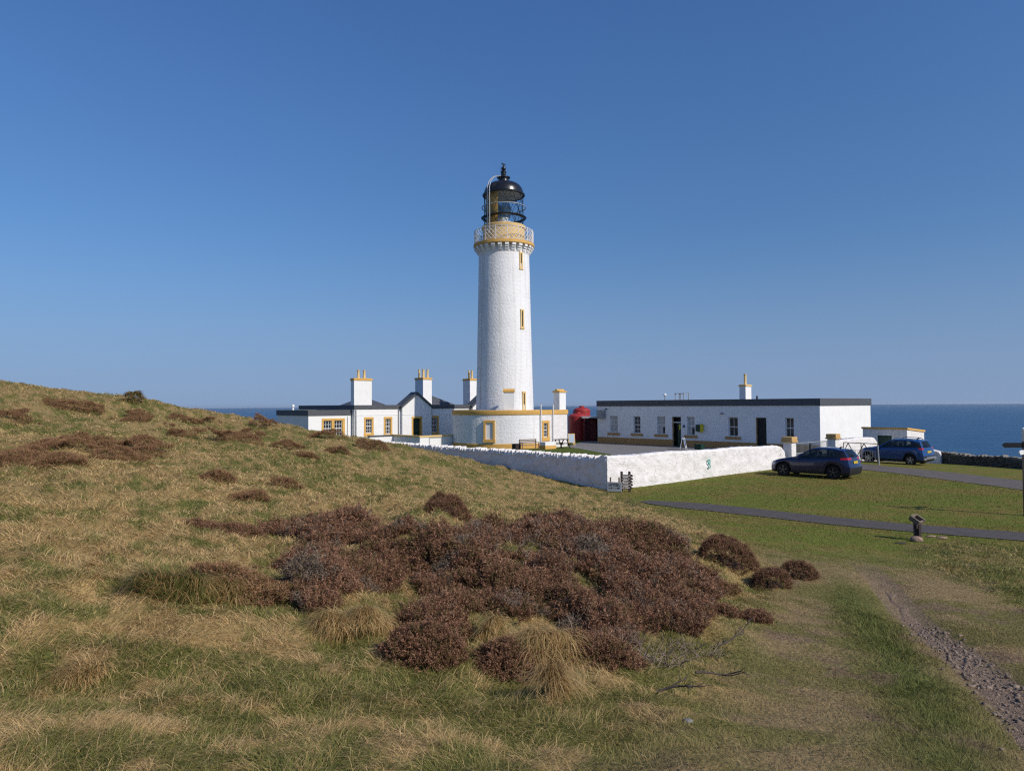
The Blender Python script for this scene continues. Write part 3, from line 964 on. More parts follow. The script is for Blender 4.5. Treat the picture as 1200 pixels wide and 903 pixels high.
# inner blanking panels on the landward side, lens and pedestal
mb = MB(); mb.lathe([(1.70, 21.06), (1.70, 24.03)], 30, R(89), R(211))
mb.build('blanking_panel', M_OCHRE, lh, smooth=True)
mb = MB(); mb.lathe([(0.75, 21.06), (0.75, 21.5), (0.45, 21.55), (0.45, 21.9)], 24)
lens_ped = mb.build('lens_pedestal', M_WHITEP, lh, smooth=True)
lp = []
for k in range(13):
    z = 21.9 + 1.3 * k / 12
    lp += [(0.52 + 0.12 * math.sin(math.pi * k / 12), z), (0.58 + 0.12 * math.sin(math.pi * k / 12), z + 0.05)]
mb = MB(); mb.lathe(lp, 24); mb.build('lens', glass_mat('lens_glass', (0.10, 0.13, 0.15), trans=0.45), lens_ped)
mb = MB(); mb.lathe([(0.001, 24.04), (1.84, 24.04)], 32); mb.build('lantern_ceiling', M_SASH, lh)
# maintenance ladder up the lantern and over the dome
mb = MB()
la = R(191)
def lpt(r, z, off): return (r * math.cos(la) - off * math.sin(la), r * math.sin(la) + off * math.cos(la), z)
for off in (-0.13, 0.13):
    mb.tube([lpt(2.30, 20.0, off), lpt(2.30, 24.4, off), lpt(2.10, 24.95, off), lpt(1.7, 25.4, off), lpt(1.2, 25.7, off), lpt(0.62, 25.82, off)], 0.04, 6)
for k in range(16):
    z = 20.2 + k * 0.28
    mb.tube([lpt(2.30, z, -0.13), lpt(2.30, z, 0.13)], 0.02, 5)
mb.build('ladder', M_STEEL, lh, smooth=True)
mb = MB(); mb.tube([(-0.45, -0.2, 25.85), (-0.75, -0.35, 26.7)], 0.015, 4); mb.build('lightning_rod', M_BLACK, lh)
# slit windows up the tower
for zc, hh, r in ((17.45, 1.25, 2.44), (11.95, 1.45, 2.565), (4.25, 1.5, 2.735)):
    z0, z1 = zc - hh / 2, zc + hh / 2
    w = MB(); w.box(-0.07, 0.07, -r - 0.004, -r + 0.2, z0, z1)
    wo_ = w.build('window', M_PANE, lh)
    mb = MB()
    mb.box(-0.21, -0.07, -r - 0.055, -r + 0.25, z0 - 0.16, z1 + 0.16); mb.box(0.07, 0.21, -r - 0.055, -r + 0.25, z0 - 0.16, z1 + 0.16)
    mb.box(-0.07, 0.07, -r - 0.055, -r + 0.25, z1, z1 + 0.16); mb.box(-0.07, 0.07, -r - 0.055, -r + 0.25, z0 - 0.16, z0)
    mb.box(-0.25, 0.25, -r - 0.09, -r + 0.2, z0 - 0.25, z0 - 0.16)
    mb.build('surround', M_CREAM, wo_)
mb = MB(); mb.tube([(2.80 * math.cos(R(172)), 2.80 * math.sin(R(172)), 3.4), (2.50 * math.cos(R(172)), 2.50 * math.sin(R(172)), 18.5)], 0.035, 6)
mb.build('conductor_cable', M_SASH, lh)

# ------------------------------------------------------------------ round-ended annex at the foot of the tower
an = thing('tower_annex', 'low white round-ended annex with ochre parapet wrapped around the tower foot', 'building', (TX, TY, 0), ROT_U)
RA = 5.0
a0, a1 = R(10), R(270)
lathe_uv('curved_wall', [(RA, -0.4), (RA, 3.42)], 80, M_TOWER, an, a0, a1)
mb = MB(); mb.lathe([(RA - 0.3, 3.02), (RA + 0.05, 3.02), (RA + 0.07, 3.06), (RA + 0.07, 3.40), (RA + 0.03, 3.45), (RA - 0.3, 3.45), (RA - 0.3, 3.1)], 80, a0, a1)
mb.build('parapet', M_OCHRE, an, smooth=True)
mb = MB(); mb.lathe([(RA + 0.045, -0.4), (RA + 0.045, 0.42), (RA, 0.46)], 80, a0, a1); mb.build('plinth', M_OCHRE, an, smooth=True)
mb = MB()
wall_panel(mb, 0, 3.4, -0.4, 3.42, [(0.33, 0.87, 0.95, 2.25)], 0.14, Matrix.Translation((0, -RA, 0)))
mb.box(0.0, 3.4, -1.0, -0.9, -0.4, 3.42)
mb.add([(3.4, -RA, -0.4), (3.4, -0.95, -0.4), (3.4, -0.95, 3.42), (3.4, -RA, 3.42)], [(0, 1, 2, 3)])
mb.build('straight_wall', M_WALLW, an)
mb = MB(); mb.box(0.0, 3.46, -RA - 0.07, -RA - 0.002, 3.03, 3.44); mb.box(3.402, 3.47, -RA - 0.002, -0.9, 3.03, 3.44); mb.build('straight_parapet', M_OCHRE, an)
mb = MB(); mb.lathe([(0.001, 3.2), (RA - 0.02, 3.2)], 60); mb.box(0, 3.38, -RA + 0.02, -1, 3.1, 3.22); mb.build('flat_roof', M_GREY, an)
w = window(an, 0.34, 0.86, 0.96, 2.24, y=-RA + 0.11, nx=2, nz=4)
sr = surround(w, 0.33, 0.87, 0.95, 2.25, M_OCHRE, wl=0.2, wt=0.22, wb=0.35)
sr.location = (0, -RA, 0)
for x in (-0.08, 1.45):
    mb = MB(); mb.tube([(x, -RA - 0.12, 0.3), (x, -RA - 0.12, 3.95)], 0.05, 8)
    mb.build('downpipe', M_SASH, an, smooth=True)
# blind window on the curve
wb_ = thing('blind_window', None, None); wb_.parent = an
phi = R(-90 - 41.15 - 15.4 + 90)          # local direction of the recess centre
ang_local = R(-90) - R(15.4) - ROT_U
wb_.rotation_euler = (0, 0, ang_local + R(90))
mb = MB(); mb.box(-0.34, 0.34, -RA - 0.02, -RA + 0.05, 0.85, 2.35); mb.build('panel', M_RENDER, wb_)
mb = MB()
mb.box(-0.52, -0.34, -RA - 0.14, -RA + 0.1, 0.62, 2.55); mb.box(0.34, 0.52, -RA - 0.14, -RA + 0.1, 0.62, 2.55)
mb.box(-0.34, 0.34, -RA - 0.14, -RA + 0.1, 2.35, 2.55); mb.box(-0.56, 0.56, -RA - 0.17, -RA + 0.05, 0.62 - 0.02, 0.85)
mb.build('surround', M_OCHRE, wb_)
# annex chimneys
_ca = R(-90) + R(4.6) - ROT_U
ch = thing('chimney', None, None); ch.parent = an; ch.rotation_euler = (0, 0, -ROT_U)
mb = MB(); mb.box(-0.05, 0.88, -4.6, -3.9, 3.2, 5.05); mb.build('stack', M_RENDER, ch)
mb = MB(); mb.box(-0.12, 0.95, -4.68, -3.82, 5.05, 5.2); mb.tube([(-0.1, -4.25, 5.2), (0.93, -4.25, 5.2)], 0.17, 10); mb.build('chimney_cap', M_OCHRE, ch)
ch2 = thing('chimney', None, None); ch2.parent = an
mb = MB(); mb.box(2.50, 3.34, -4.90, -4.1, 3.2, 5.05); mb.build('stack', M_RENDER, ch2)
mb = MB(); mb.box(2.43, 3.41, -4.97, -4.03, 5.05, 5.2); mb.tube([(2.45, -4.5, 5.2), (3.39, -4.5, 5.2)], 0.17, 10); mb.build('chimney_cap', M_OCHRE, ch2)

# ------------------------------------------------------------------ keepers' cottages
KX, KY = -15.0, 69.1
kc = thing('keepers_cottage', 'long white single-storey cottage with ochre window margins, gables and chimneys behind the tower', 'building', (KX, KY, 0), ROT_U)
KL, KD, KH = 22.6, 12.0, 3.95
wins = [(1.18, 1.88, 1.25, 2.62, 0.95), (3.36, 3.98, 1.10, 2.62, 0.9), (8.95, 9.6, 1.10, 2.66, 0.9), (13.0, 13.65, 1.10, 2.66, 0.9), (18.6, 19.2, 1.10, 2.62, 0.9), (20.7, 21.4, 1.25, 2.62, 0.9)]
G1, G2 = (5.1, 8.62), (13.98, 17.5)
mb = MB()
wall_panel(mb, 0, G1[0], -0.6, KH, [w[:4] for w in wins[:2]])
wall_panel(mb, G1[1], G2[0], -0.6, KH, [w[:4] for w in wins[2:4]])
wall_panel(mb, G2[1], KL, -0.6, KH, [w[:4] for w in wins[4:]])
mb.add([(0, 0, -0.6), (0, KD, -0.6), (0, KD, KH), (0, 0, KH)], [(0, 3, 2, 1)][::-1])
mb.add([(KL, 0, -0.6), (KL, KD, -0.6), (KL, KD, KH), (KL, 0, KH)], [(0, 1, 2, 3)])
mb.add([(0, KD, -0.6), (KL, KD, -0.6), (KL, KD, KH), (0, KD, KH)], [(0, 3, 2, 1)])
mb.box(0.2, KL - 0.2, 0.6, 0.7, -0.5, KH - 0.3)
# string course
for a, b in ((0, G1[0]), (G1[1], G2[0]), (G2[1], KL)):
    mb.box(a + 0.002, b - 0.002, -0.025, -0.001, 2.98, 3.06)
mb.build('wall', M_RENDER, kc)
fascia(kc, 0, KL, 0, KD, 3.58, KH + 0.02, M_SLATE, name='fascia')
mb = MB(); mb.add([(0.0, 0.0, KH - 0.05), (KL, 0, KH - 0.05), (KL, KD, KH - 0.05), (0, KD, KH - 0.05)], [(0, 1, 2, 3)]); mb.build('flat_roof', M_GREY, kc)
for wv in wins:
    w = window(kc, wv[0] + 0.01, wv[1] - 0.01, wv[2] + 0.01, wv[3] - 0.01, nx=3 if wv[1] - wv[0] < 0.68 else 3, nz=4)
    surround(w, wv[0], wv[1], wv[2], wv[3], M_OCHRE, wl=0.17, wt=0.19, wb=wv[2] - wv[4])
for gi, (ga, gb) in enumerate((G1, G2)):
    gc = (ga + gb) / 2; yb = -0.36
    dx0 = 6.35 if gi == 0 else 15.3
    dx1 = dx0 + 0.95
    g = MB()
    Mg = Matrix.Translation((0, yb, 0))
    wall_panel(g, ga, gb, -0.6, KH - 0.25, [(dx0, dx1, -0.6, 2.62)], 0.32, Mg)
    ap = 5.0
    g.add([(ga, yb, KH - 0.25), (gb, yb, KH - 0.25), (gc, yb, ap)], [(0, 1, 2)])
    g.add([(ga, yb, -0.6), (ga, 0.3, -0.6), (ga, 0.3, KH - 0.25), (ga, yb, KH - 0.25)], [(0, 3, 2, 1)])
    g.add([(gb, yb, -0.6), (gb, 0.3, -0.6), (gb, 0.3, KH - 0.25), (gb, yb, KH - 0.25)], [(0, 1, 2, 3)])
    g.box(ga + 0.002, gb - 0.002, yb - 0.025, yb - 0.001, 2.98, 3.06)
    gb_ = g.build('gable_porch', M_RENDER, kc)
    # roof of the porch with dark verge
    rf = MB()
    for s, ex in ((-1, ga - 0.16), (1, gb + 0.16)):
        sl = (ap - (KH - 0.25)) / (gc - ga)
        ze = ap - sl * abs(ex - gc)
        pts = [(gc, ap + 0.02), (ex, ze + 0.02), (ex, ze + 0.26), (gc, ap + 0.28)]
        rf.prism(pts, yb - 0.12, 0.75)
    rf.build('gable_roof', M_SLATE, gb_)
    d = MB(); d.box(dx0 + 0.01, dx1 - 0.01, yb + 0.24, yb + 0.30, -0.3, 2.60)
    d.build('door', M_DOORG, kc)
    sr = surround(gb_, dx0, dx1, -0.3, 2.62, M_OCHRE, wl=0.15, wt=0.18, wb=0, depth=0.30)
    sr.location = (0, yb, 0)
for x in (0.12, 4.85, 8.85):
    mb = MB(); mb.tube([(x, -0.07, 0), (x, -0.07, 3.4), (x, -0.02, 3.55)], 0.045, 8); mb.build('downpipe', M_GREY, kc, smooth=True)
chimney(kc, 0.12, 2.05, 0.32, 0.95, KH - 0.1, 6.35, [(0.75, 0.63, 0.80), (1.4, 0.63, 0.80)])
c2 = chimney(kc, 12.3, 13.5, 6.6, 8.2, KH - 0.1, 6.85, [(12.6, 7.0, 0.95), (12.6, 7.8, 0.95), (13.2, 7.0, 0.95), (13.2, 7.8, 0.95)])
chimney(kc, 17.0, 18.3, 4.0, 5.3, KH - 0.1, 6.75, [(17.6, 4.4, 0.95), (17.6, 4.95, 0.95)])
chimney(kc, 20.5, 22.4, 0.32, 0.95, KH - 0.1, 6.35, [(21.1, 0.63, 0.80), (21.8, 0.63, 0.80)])
def hip(parent, x0, x1, y0, y1, z0, z1, ridge):
    mb = MB(); yc = (y0 + y1) / 2
    mb.add([(x0, y0, z0), (x1, y0, z0), (x1, y1, z0), (x0, y1, z0), (x0 + ridge, yc, z1), (x1 - ridge, yc, z1)], [(0, 1, 5, 4), (1, 2, 5), (2, 3, 4, 5), (3, 0, 4), (0, 3, 2, 1)])
    return mb.build('hip_roof', M_SLATE, parent)
hip(kc, 1.9, 5.7, 3.4, 6.8, KH - 0.02, 4.85, 1.85)
hip(kc, 12.6, 18.4, 8.5, 11.5, KH - 0.02, 5.15, 2.8)

# flat-roofed side wing left of the cottages
WX, WY = -18.7, 66.6
sw = thing('side_wing', 'small flat-roofed white wing with paired windows half hidden by the heather hill', 'building', (WX, WY, 0), ROT_U)
SL, SD, SH = 4.38, 6.9, 3.5
mb = MB()
wall_panel(mb, 0, SL, -0.6, SH, [(1.5, 2.35, 1.05, 2.55), (2.6, 3.45, 1.05, 2.55)])
Ml = Matrix(((0, 1, 0, 0), (-1, 0, 0, SD), (0, 0, 1, 0), (0, 0, 0, 1)))
wall_panel(mb, 0, SD, -0.6, SH, [(0.9, 1.7, 1.2, 2.3)], 0.14, Ml)
mb.add([(SL, 0, -0.6), (SL, SD, -0.6), (SL, SD, SH), (SL, 0, SH)], [(0, 1, 2, 3)])
mb.add([(0, SD, -0.6), (SL, SD, -0.6), (SL, SD, SH), (0, SD, SH)], [(0, 3, 2, 1)])
mb.build('wall', M_RENDER, sw)
fascia(sw, 0, SL, 0, SD, 3.02, SH + 0.03, M_SLATE)
mb = MB(); mb.add([(0, 0, SH - 0.04), (SL, 0, SH - 0.04), (SL, SD, SH - 0.04), (0, SD, SH - 0.04)], [(0, 1, 2, 3)]); mb.build('flat_roof', M_GREY, sw)
for a in (1.5, 2.6):
    window(sw, a + 0.01, a + 0.84, 1.06, 2.54, nx=3, nz=4)
mb = MB(); 
for x0, x1 in ((1.32, 1.512), (2.338, 2.612), (3.438, 3.70)):
    mb.box(x0, x1, -0.03, 0.125, 1.05, 2.55)
mb.box(1.32, 3.70, -0.03, 0.125, 2.538, 2.74); mb.box(1.30, 3.72, -0.05, 0.125, 0.86, 1.05)
mb.build('surround', M_OCHRE, sw)
w = window(sw, 0.91, 1.69, 1.21, 2.29, nx=2, nz=2)
w.matrix_local = Ml
mb = MB(); mb.tube([(3.98, -0.07, 0.2), (3.98, -0.07, 2.7), (3.98, -0.02, 2.95)], 0.045, 8); mb.build('downpipe', M_SASH, sw, smooth=True)
mb = MB(); mb.lathe([(0.10, SH), (0.10, SH + 0.35), (0.16, SH + 0.36), (0.12, SH + 0.55), (0.001, SH + 0.58)], 12, c=(0.6, 4.6)); mb.build('roof_vent', M_WHITEP, sw, smooth=True)

# low garden wall in front of the cottages
gw = thing('garden_wall', 'low white garden wall with ochre coping in front of the cottages', 'wall', (-8.4, 66.0, 0), ROT_U)
mb = MB(); mb.box(0, 3.75, 0, 0.3, -0.5, 1.0); mb.box(0, 0.3, 0.3, 4.8, -0.5, 1.0); mb.box(-2.6, 0.0, 4.5, 4.8, -0.5, 1.0); mb.build('wall', M_RENDER, gw)
mb = MB(); mb.box(-0.06, 3.75, -0.06, 0.36, 1.0, 1.15); mb.box(-0.06, 0.36, 0.36, 4.86, 1.0, 1.15); mb.build('coping', M_CREAM, gw)
mb = MB(); mb.box(-2.6, -0.06, 4.44, 4.86, 1.0, 1.12); mb.build('slate_coping', M_SLATE, gw)
mb = MB(); mb.box(1.0, 1.06, -0.03, -0.002, -0.2, 0.98); mb.box(2.35, 2.41, -0.03, -0.002, -0.2, 0.98); mb.box(1.06, 2.35, -0.03, -0.002, 0.9, 0.97); mb.build('door_margin', M_STEEL, gw)

# ------------------------------------------------------------------ long single-storey building on the right
LX, LY = 8.7, 74.0
lb = thing('long_building', 'long flat-roofed white building with dark fascia and dark doors facing the courtyard', 'building', (LX, LY, 0), ROT_V)
LL, LD, LHt = 23.2, 9.2, 4.25
LDIR = (-Vv.x, -Vv.y)
def lx(px): return on_line((LX, LY), LDIR, px)
wl = [(lx(714.5), lx(723.5)), (lx(742), lx(750)), (lx(769.5), lx(779)), (lx(804.5), lx(813.5)), (lx(853), lx(864)), (lx(919.5), lx(929.5))]
dl = [(lx(787.5), lx(797.5)), (lx(885.5), lx(897.5))]
ops = [(a, b, 1.08, 2.75) for a, b in wl] + [(a, b, -0.4, 2.72) for a, b in dl]
mb = MB(); wall_panel(mb, 0, LL, -0.4, LHt, ops, 0.2)
mb.add([(LL, 0, -0.4), (LL, LD, -0.4), (LL, LD, LHt), (LL, 0, LHt)], [(0, 1, 2, 3)])
mb.add([(0, 0, -0.4), (0, LD, -0.4), (0, LD, LHt), (0, 0, LHt)], [(0, 3, 2, 1)])
mb.add([(0, LD, -0.4), (LL, LD, -0.4), (LL, LD, LHt), (0, LD, LHt)], [(0, 3, 2, 1)])
mb.build('wall', M_RENDER, lb)
fascia(lb, 0, LL, 0, LD, 3.72, LHt + 0.03, M_SLATE)
mb = MB(); mb.add([(0, 0, LHt - 0.05), (LL, 0, LHt - 0.05), (LL, LD, LHt - 0.05), (0, LD, LHt - 0.05)], [(0, 1, 2, 3)]); mb.build('flat_roof', M_GREY, lb)
mb = MB()
edges = [0] + [v for a, b in dl for v in (a - 0.02, b + 0.02)] + [LL]
for a, b in zip(edges[::2], edges[1::2]):
    mb.box(a, b, -0.035, -0.002, -0.4, 0.62)
mb.build('plinth', mat('brown_ochre_paint', (0.46, 0.27, 0.10), (0.38, 0.21, 0.08), rough=0.75, scale=2), lb)
M_BROCH = MATS['brown_ochre_paint']
for i, (a, b) in enumerate(wl):
    w = window(lb, a + 0.01, b - 0.01, 1.09, 2.74, y=0.16, nx=2, nz=2 if i >= 4 else 4, pane=M_PANE if i >= 4 else (M_BLIND if i in (0, 2, 3) else M_PANE))
    mb = MB(); mb.box(a - 0.28, b + 0.28, -0.10, 0.12, 0.86, 1.075); mb.build('sill', M_BROCH, w)
    if i in (2, 3):
        mb = MB(); mb.box(b - 0.33, b - 0.07, 0.13, 0.17, 1.15, 1.75); mb.build('notice', M_DOORK, w)
for i, (a, b) in enumerate(dl):
    d = MB()
    if i == 0:
        c_ = (a + b) / 2
        d.box(c_ + 0.05, b - 0.02, 0.10, 0.16, 0.0, 2.15)
        dd = d.build('door', M_DOORG, lb)
        g = MB(); g.box(c_ + 0.2, b - 0.12, 0.085, 0.098, 1.55, 2.0); g.build('yellow_notice', M_YELLOW, dd)
        g = MB(); g.box(a, b, 0.45, 0.5, -0.1, 2.7); g.build('hall_shade_panel', M_DOORK, dd)  # near-black panel stands in for the shade inside the hall
        g = MB(); g.box(a + 0.35, c_ - 0.1, 0.40, 0.44, 0.0, 1.9); g.build('inner_screen', M_STEEL, dd)
        g = MB(); g.box(a, b, 0.1, 0.16, 2.18, 2.26); g.build('transom', M_SASH, dd)
    else:
        d.box(a + 0.01, b - 0.01, 0.15, 0.19, -0.2, 2.70); dd = d.build('door', M_DOORK, lb)
    r_ = MB(); r_.box(a + 0.002, a + 0.03, -0.02, 0.14, -0.2, 2.70); r_.build('jamb', M_BROCH, dd)
    t_ = MB(); t_.box(a - 0.1, b + 0.1, -0.02, -0.001, 2.725, 2.86); t_.build('lintel', M_SASH, dd)
# fittings on the wall and roof
x0, x1 = lx(702), lx(709.5)
ac = MB(); ac.box(x0, x1, -0.42, -0.003, 2.5, 3.35); a_ = ac.build('air_conditioner', M_GREY, lb, bevel=0.03)
g = MB()
for k in range(7): g.box(x0 + 0.12, x1 - 0.12, -0.44, -0.425, 2.6 + k * 0.1, 2.65 + k * 0.1)
g.build('grille', M_STEEL, a_)
x0, x1 = lx(816.5), lx(822)
b_ = MB(); b_.box(x0, x1, -0.28, -0.003, 1.45, 2.05); cab = b_.build('wall_cabinet', M_DOORG, lb, bevel=0.02)
b_ = MB(); b_.box(x1 + 0.01, x1 + 0.2, -0.29, -0.05, 1.42, 2.1); b_.build('cabinet_side', M_YELLOW, cab)
x0 = lx(801); b_ = MB(); b_.box(x0 - 0.12, x0 + 0.12, -0.02, -0.003, 1.75, 2.0); b_.build('wall_sign', M_BLUEP, lb)
x0 = lx(846); b_ = MB(); b_.box(x0 - 0.12, x0 + 0.12, -0.16, -0.003, 3.0, 3.12); b_.build('wall_lamp', M_GREY, lb)
x0 = lx(711); b_ = MB(); b_.tube([(x0, -0.003, 3.45), (x0, -0.25, 3.45)], 0.05, 8); b_.build('wall_lamp', M_DOORK, lb)
cx, cy = 15.0, 3.0
chimney(lb, cx - 0.62, cx, cy, cy + 0.95, LHt - 0.1, 5.45, [(cx - 0.31, cy + 0.47, 0.95)], cap=0.16, cm=M_CREAM)
x0 = lx(776) ; b_ = MB(); b_.tube([(x0, 0.4, LHt - 0.06), (x0, 0.4, LHt + 0.38)], 0.04, 8); st = b_.build('roof_lamp', M_GREY, lb)
b_ = MB(); b_.lathe([(0.001, LHt + 0.36)] + [(0.15 * math.sin(math.pi * k / 8), LHt + 0.51 - 0.15 * math.cos(math.pi * k / 8)) for k in range(1, 8)] + [(0.001, LHt + 0.66)], 14, c=(x0, 0.4)); b_.build('globe', M_WHITEP, st, smooth=True)
x0, x1 = lx(787.5), lx(797)
b_ = MB()
for x in (x0, x1):
    for y in (0.5, 1.3):
        b_.bar((x, y, LHt - 0.06), (x, y, LHt + 0.6), 0.06)
    b_.bar((x, 0.45, LHt + 0.58), (x, 1.35, LHt + 0.58), 0.06)
for y in (0.5, 1.3): b_.bar((x0 - 0.1, y, LHt + 0.62), (x1 + 0.1, y, LHt + 0.62), 0.06)
b_.bar(((x0 + x1) / 2, 0.5, LHt), ((x0 + x1) / 2, 0.5, LHt + 0.6), 0.06)
b_.build('roof_frame', M_STEEL, lb)
x0 = lx(882.5); b_ = MB(); b_.tube([(x0, 0.6, LHt - 0.05), (x0, 0.6, LHt + 0.3)], 0.07, 8); b_.build('roof_vent', M_DOORK, lb)

# outbuilding on the far right
OX, OY = 26.2, 54.3
ob = thing('outbuilding', 'small white outbuilding with sloping ochre-edged roof and green shutter behind the blue car', 'building', (OX, OY, 0), ROT_V)
OL, OD = 3.1, 3.2
mb = MB()
wall_panel(mb, 0, OL, -1.0, 1.98, [(1.05, 2.05, 0.3, 1.52)], 0.12)
mb.add([(OL, 0, -1.0), (OL, OD, -1.0), (OL, OD, 1.72), (OL, 0, 1.98)], [(0, 1, 2, 3)])
mb.add([(0, 0, -1.0), (0, OD, -1.0), (0, OD, 1.72), (0, 0, 1.98)], [(0, 3, 2, 1)])
mb.add([(0, OD, -1.0), (OL, OD, -1.0), (OL, OD, 1.72), (0, OD, 1.72)], [(0, 3, 2, 1)])
mb.build('wall', M_WALLW, ob)
mb = MB()
vs = [(-0.07, -0.07, 1.98), (OL + 0.07, -0.07, 1.98), (OL + 0.07, OD + 0.07, 1.72), (-0.07, OD + 0.07, 1.72)]
mb.add(vs + [(a, b, c + 0.14) for a, b, c in vs], [(0, 3, 2, 1), (4, 5, 6, 7), (0, 1, 5, 4), (1, 2, 6, 5), (2, 3, 7, 6), (3, 0, 4, 7)])
mb.build('roof', M_OCHRE, ob)
mb = MB(); mb.box(1.06, 2.04, 0.06, 0.10, 0.31, 1.51); mb.build('shutter', M_DOORG, ob)

# ------------------------------------------------------------------ boundary walls of whitewashed rubble
def rubble_wall(name, label, loc, rotz, L, topz, thick, m, cm, zbot=-0.7, amp=0.05, seed=0, cope=(0.10, 0.26), cope_name='coping', tilt=0.0, cw=(0.10, 0.24), cat='wall'):
    t = thing(name, label, cat, loc, rotz)
    nx = int(L / 0.11); nz = 18
    xs = np.linspace(0, L, nx + 1)
    # outline of the section: front bottom -> front top -> rounded -> back
    tops = np.array([topz(x) for x in xs])
    sec = []
    for k in range(nz + 1): sec.append((0.0, k / nz))
    for k in range(1, 4): sec.append((thick * k / 3, 1.0))
    for k in range(1, nz // 2 + 1): sec.append((thick, 1 - k / (nz // 2)))
    X, K = np.meshgrid(np.arange(nx + 1), np.arange(len(sec)))
    Y0 = np.array([s[0] for s in sec])[K]; Zf = np.array([s[1] for s in sec])[K]
    XX = xs[X]; ZZ = zbot + (tops[X] - zbot) * Zf
    batter = 0.05 * (1 - Zf)
    nrm = np.where(Y0 < 0.01, -1.0, np.where(Y0 > thick - 0.01, 1.0, 0.0))
    d = amp * 2.2 * (fbm(XX * 2.6 + 7 * Y0, ZZ * 3.4, 3, seed) - 0.5) + amp * 1.4 * (fbm(XX * 0.5, ZZ * 0.8, 2, seed + 5) - 0.5)
    YY = Y0 + nrm * (d + batter)
    ZZ = ZZ + np.where((Zf > 0.99), amp * 2.0 * (fbm(XX * 3.1, Y0 * 4, 3, seed + 9) - 0.5), 0)
    V = np.stack([XX.ravel(), YY.ravel(), ZZ.ravel()], 1)
    n1 = nx + 1
    F = []
    i, j = np.meshgrid(np.arange(len(sec) - 1), np.arange(nx), indexing='ij')
    F = np.stack([i * n1 + j, i * n1 + j + 1, (i + 1) * n1 + j + 1, (i + 1) * n1 + j], -1).reshape(-1, 4)
    np_mesh('masonry', V, F, m, smooth=True, parent=t)
    e = MB()
    for x, q in ((0.0, 0), (L, nx)):
        col = [tuple(V[k * n1 + q]) for k in range(len(sec))]
        e.add(col, [tuple(range(len(col)))] if q else [tuple(reversed(range(len(col))))])
    e.build('end_face', m, t)
    if cope:
        c = MB(); x = 0.02; rs = random.Random(seed)
        while x < L - 0.1:
            w = rs.uniform(*cw); h = rs.uniform(*cope); tl = rs.uniform(-0.12, 0.12) + tilt
            zt = topz(x) - 0.05
            ye = rs.uniform(-0.05, 0.02)
            Mx = Matrix.Translation((x, 0, zt)) @ Matrix.Rotation(tl, 4, 'Y')
            a = rs.uniform(0.7, 0.95) * w
            o = [(-0.0, ye, -0.05), (w, ye, -0.05), (w, thick - ye, -0.05), (0, thick - ye, -0.05),
                 (w - a, ye + rs.uniform(0.0, 0.05), h * rs.uniform(0.7, 1)), (a, ye + rs.uniform(0.0, 0.05), h), (a, thick - ye - 0.03, h * rs.uniform(0.8, 1)), (w - a, thick - ye - 0.04, h)]
            c.add([Mx @ Vector(p) for p in o], [(0, 3, 2, 1), (4, 5, 6, 7), (0, 1, 5, 4), (1, 2, 6, 5), (2, 3, 7, 6), (3, 0, 4, 7)])
            x += w * rs.uniform(0.95, 1.25)
        c.build(cope_name, cm, t, bevel=0.012)
    return t

E = CA + Vv * 24.0
rubble_wall('boundary_wall', 'whitewashed rubble wall in shade with jagged coping, left of the corner', (E.x, E.y, 0), ROT_V, 24.0, lambda x: 1.36, 0.45, M_WALLW, M_WALLW, amp=0.06, seed=11, cope=(0.10, 0.24), cw=(0.05, 0.13))
RW = 16.2
rubble_wall('boundary_wall', 'sunlit whitewashed rubble wall running from the corner to the gate pillar', (CA.x, CA.y, 0), ROT_U, RW, lambda x: 1.52 - 0.008 * x - 0.02 * math.sin(x) - (0.5 * max(0, (x - 15.2) / 1.0) ** 2), 0.45, M_WALLW, M_WALLW, amp=0.06, seed=23, cope=None)

B = CA + U * 16.75
def pillar(p, label, h=1.52):
    t = thing('gate_pillar', label, 'gate pillar', (p.x, p.y, 0), ROT_U)
    mb = MB(); mb.box(-0.28, 0.28, -0.28, 0.28, -0.5, h); mb.build('shaft', M_WALLW, t, bevel=0.02)
    mb = MB(); mb.box(-0.38, 0.38, -0.38, 0.38, h, h + 0.10); mb.box(-0.34, 0.34, -0.34, 0.34, h + 0.10, h + 0.34); mb.build('capstone', mat('buff_ochre_stone', (0.58, 0.37, 0.15), (0.48, 0.29, 0.11), rough=0.8, scale=4, bump=0.4), t, bevel=0.03)
    return t
pillar(B, 'white gate pillar with ochre capstone at the end of the sunlit wall')
B2 = B + U * 5.8
pillar(B2, 'white gate pillar with ochre capstone behind the roof of the navy car')
W3 = B2 + U * 0.4
rubble_wall('boundary_wall', 'white rounded wall stub between the far gate pillar and the outbuilding', (W3.x, W3.y, 0), ROT_U, 7.0, lambda x: 1.36 + 0.10 * math.sin(x / 7 * 3.1) - 0.9 * max(0, (x - 5.6) / 1.4) ** 2, 0.45, M_WALLW, M_WALLW, amp=0.04, seed=41, cope=None)

# gate leaf hung on the near pillar
gt = thing('metal_gate', 'grey barred metal gate leaf hung on the near pillar', 'gate', (B.x, B.y, 0), ROT_U)
mb = MB()
for z in (0.2, 0.8, 1.42): mb.tube([(0.42, 0, z), (4.9, 0, z)], 0.03, 6)
for x in (0.42, 2.6, 4.9): mb.tube([(x, 0, 0.15), (x, 0, 1.45)], 0.035, 6)
mb.build('frame', M_GREY, gt, smooth=True)
mb = MB()
for k in range(1, 30): mb.tube([(0.42 + 4.48 * k / 30, 0, 0.2), (0.42 + 4.48 * k / 30, 0, 1.42)], 0.012, 5)
mb.build('bars', M_GREY, gt)
mb = MB(); mb.box(2.42, 2.66, -0.06, -0.035, 0.75, 1.35); mb.build('latch_plate', M_DOORK, gt)
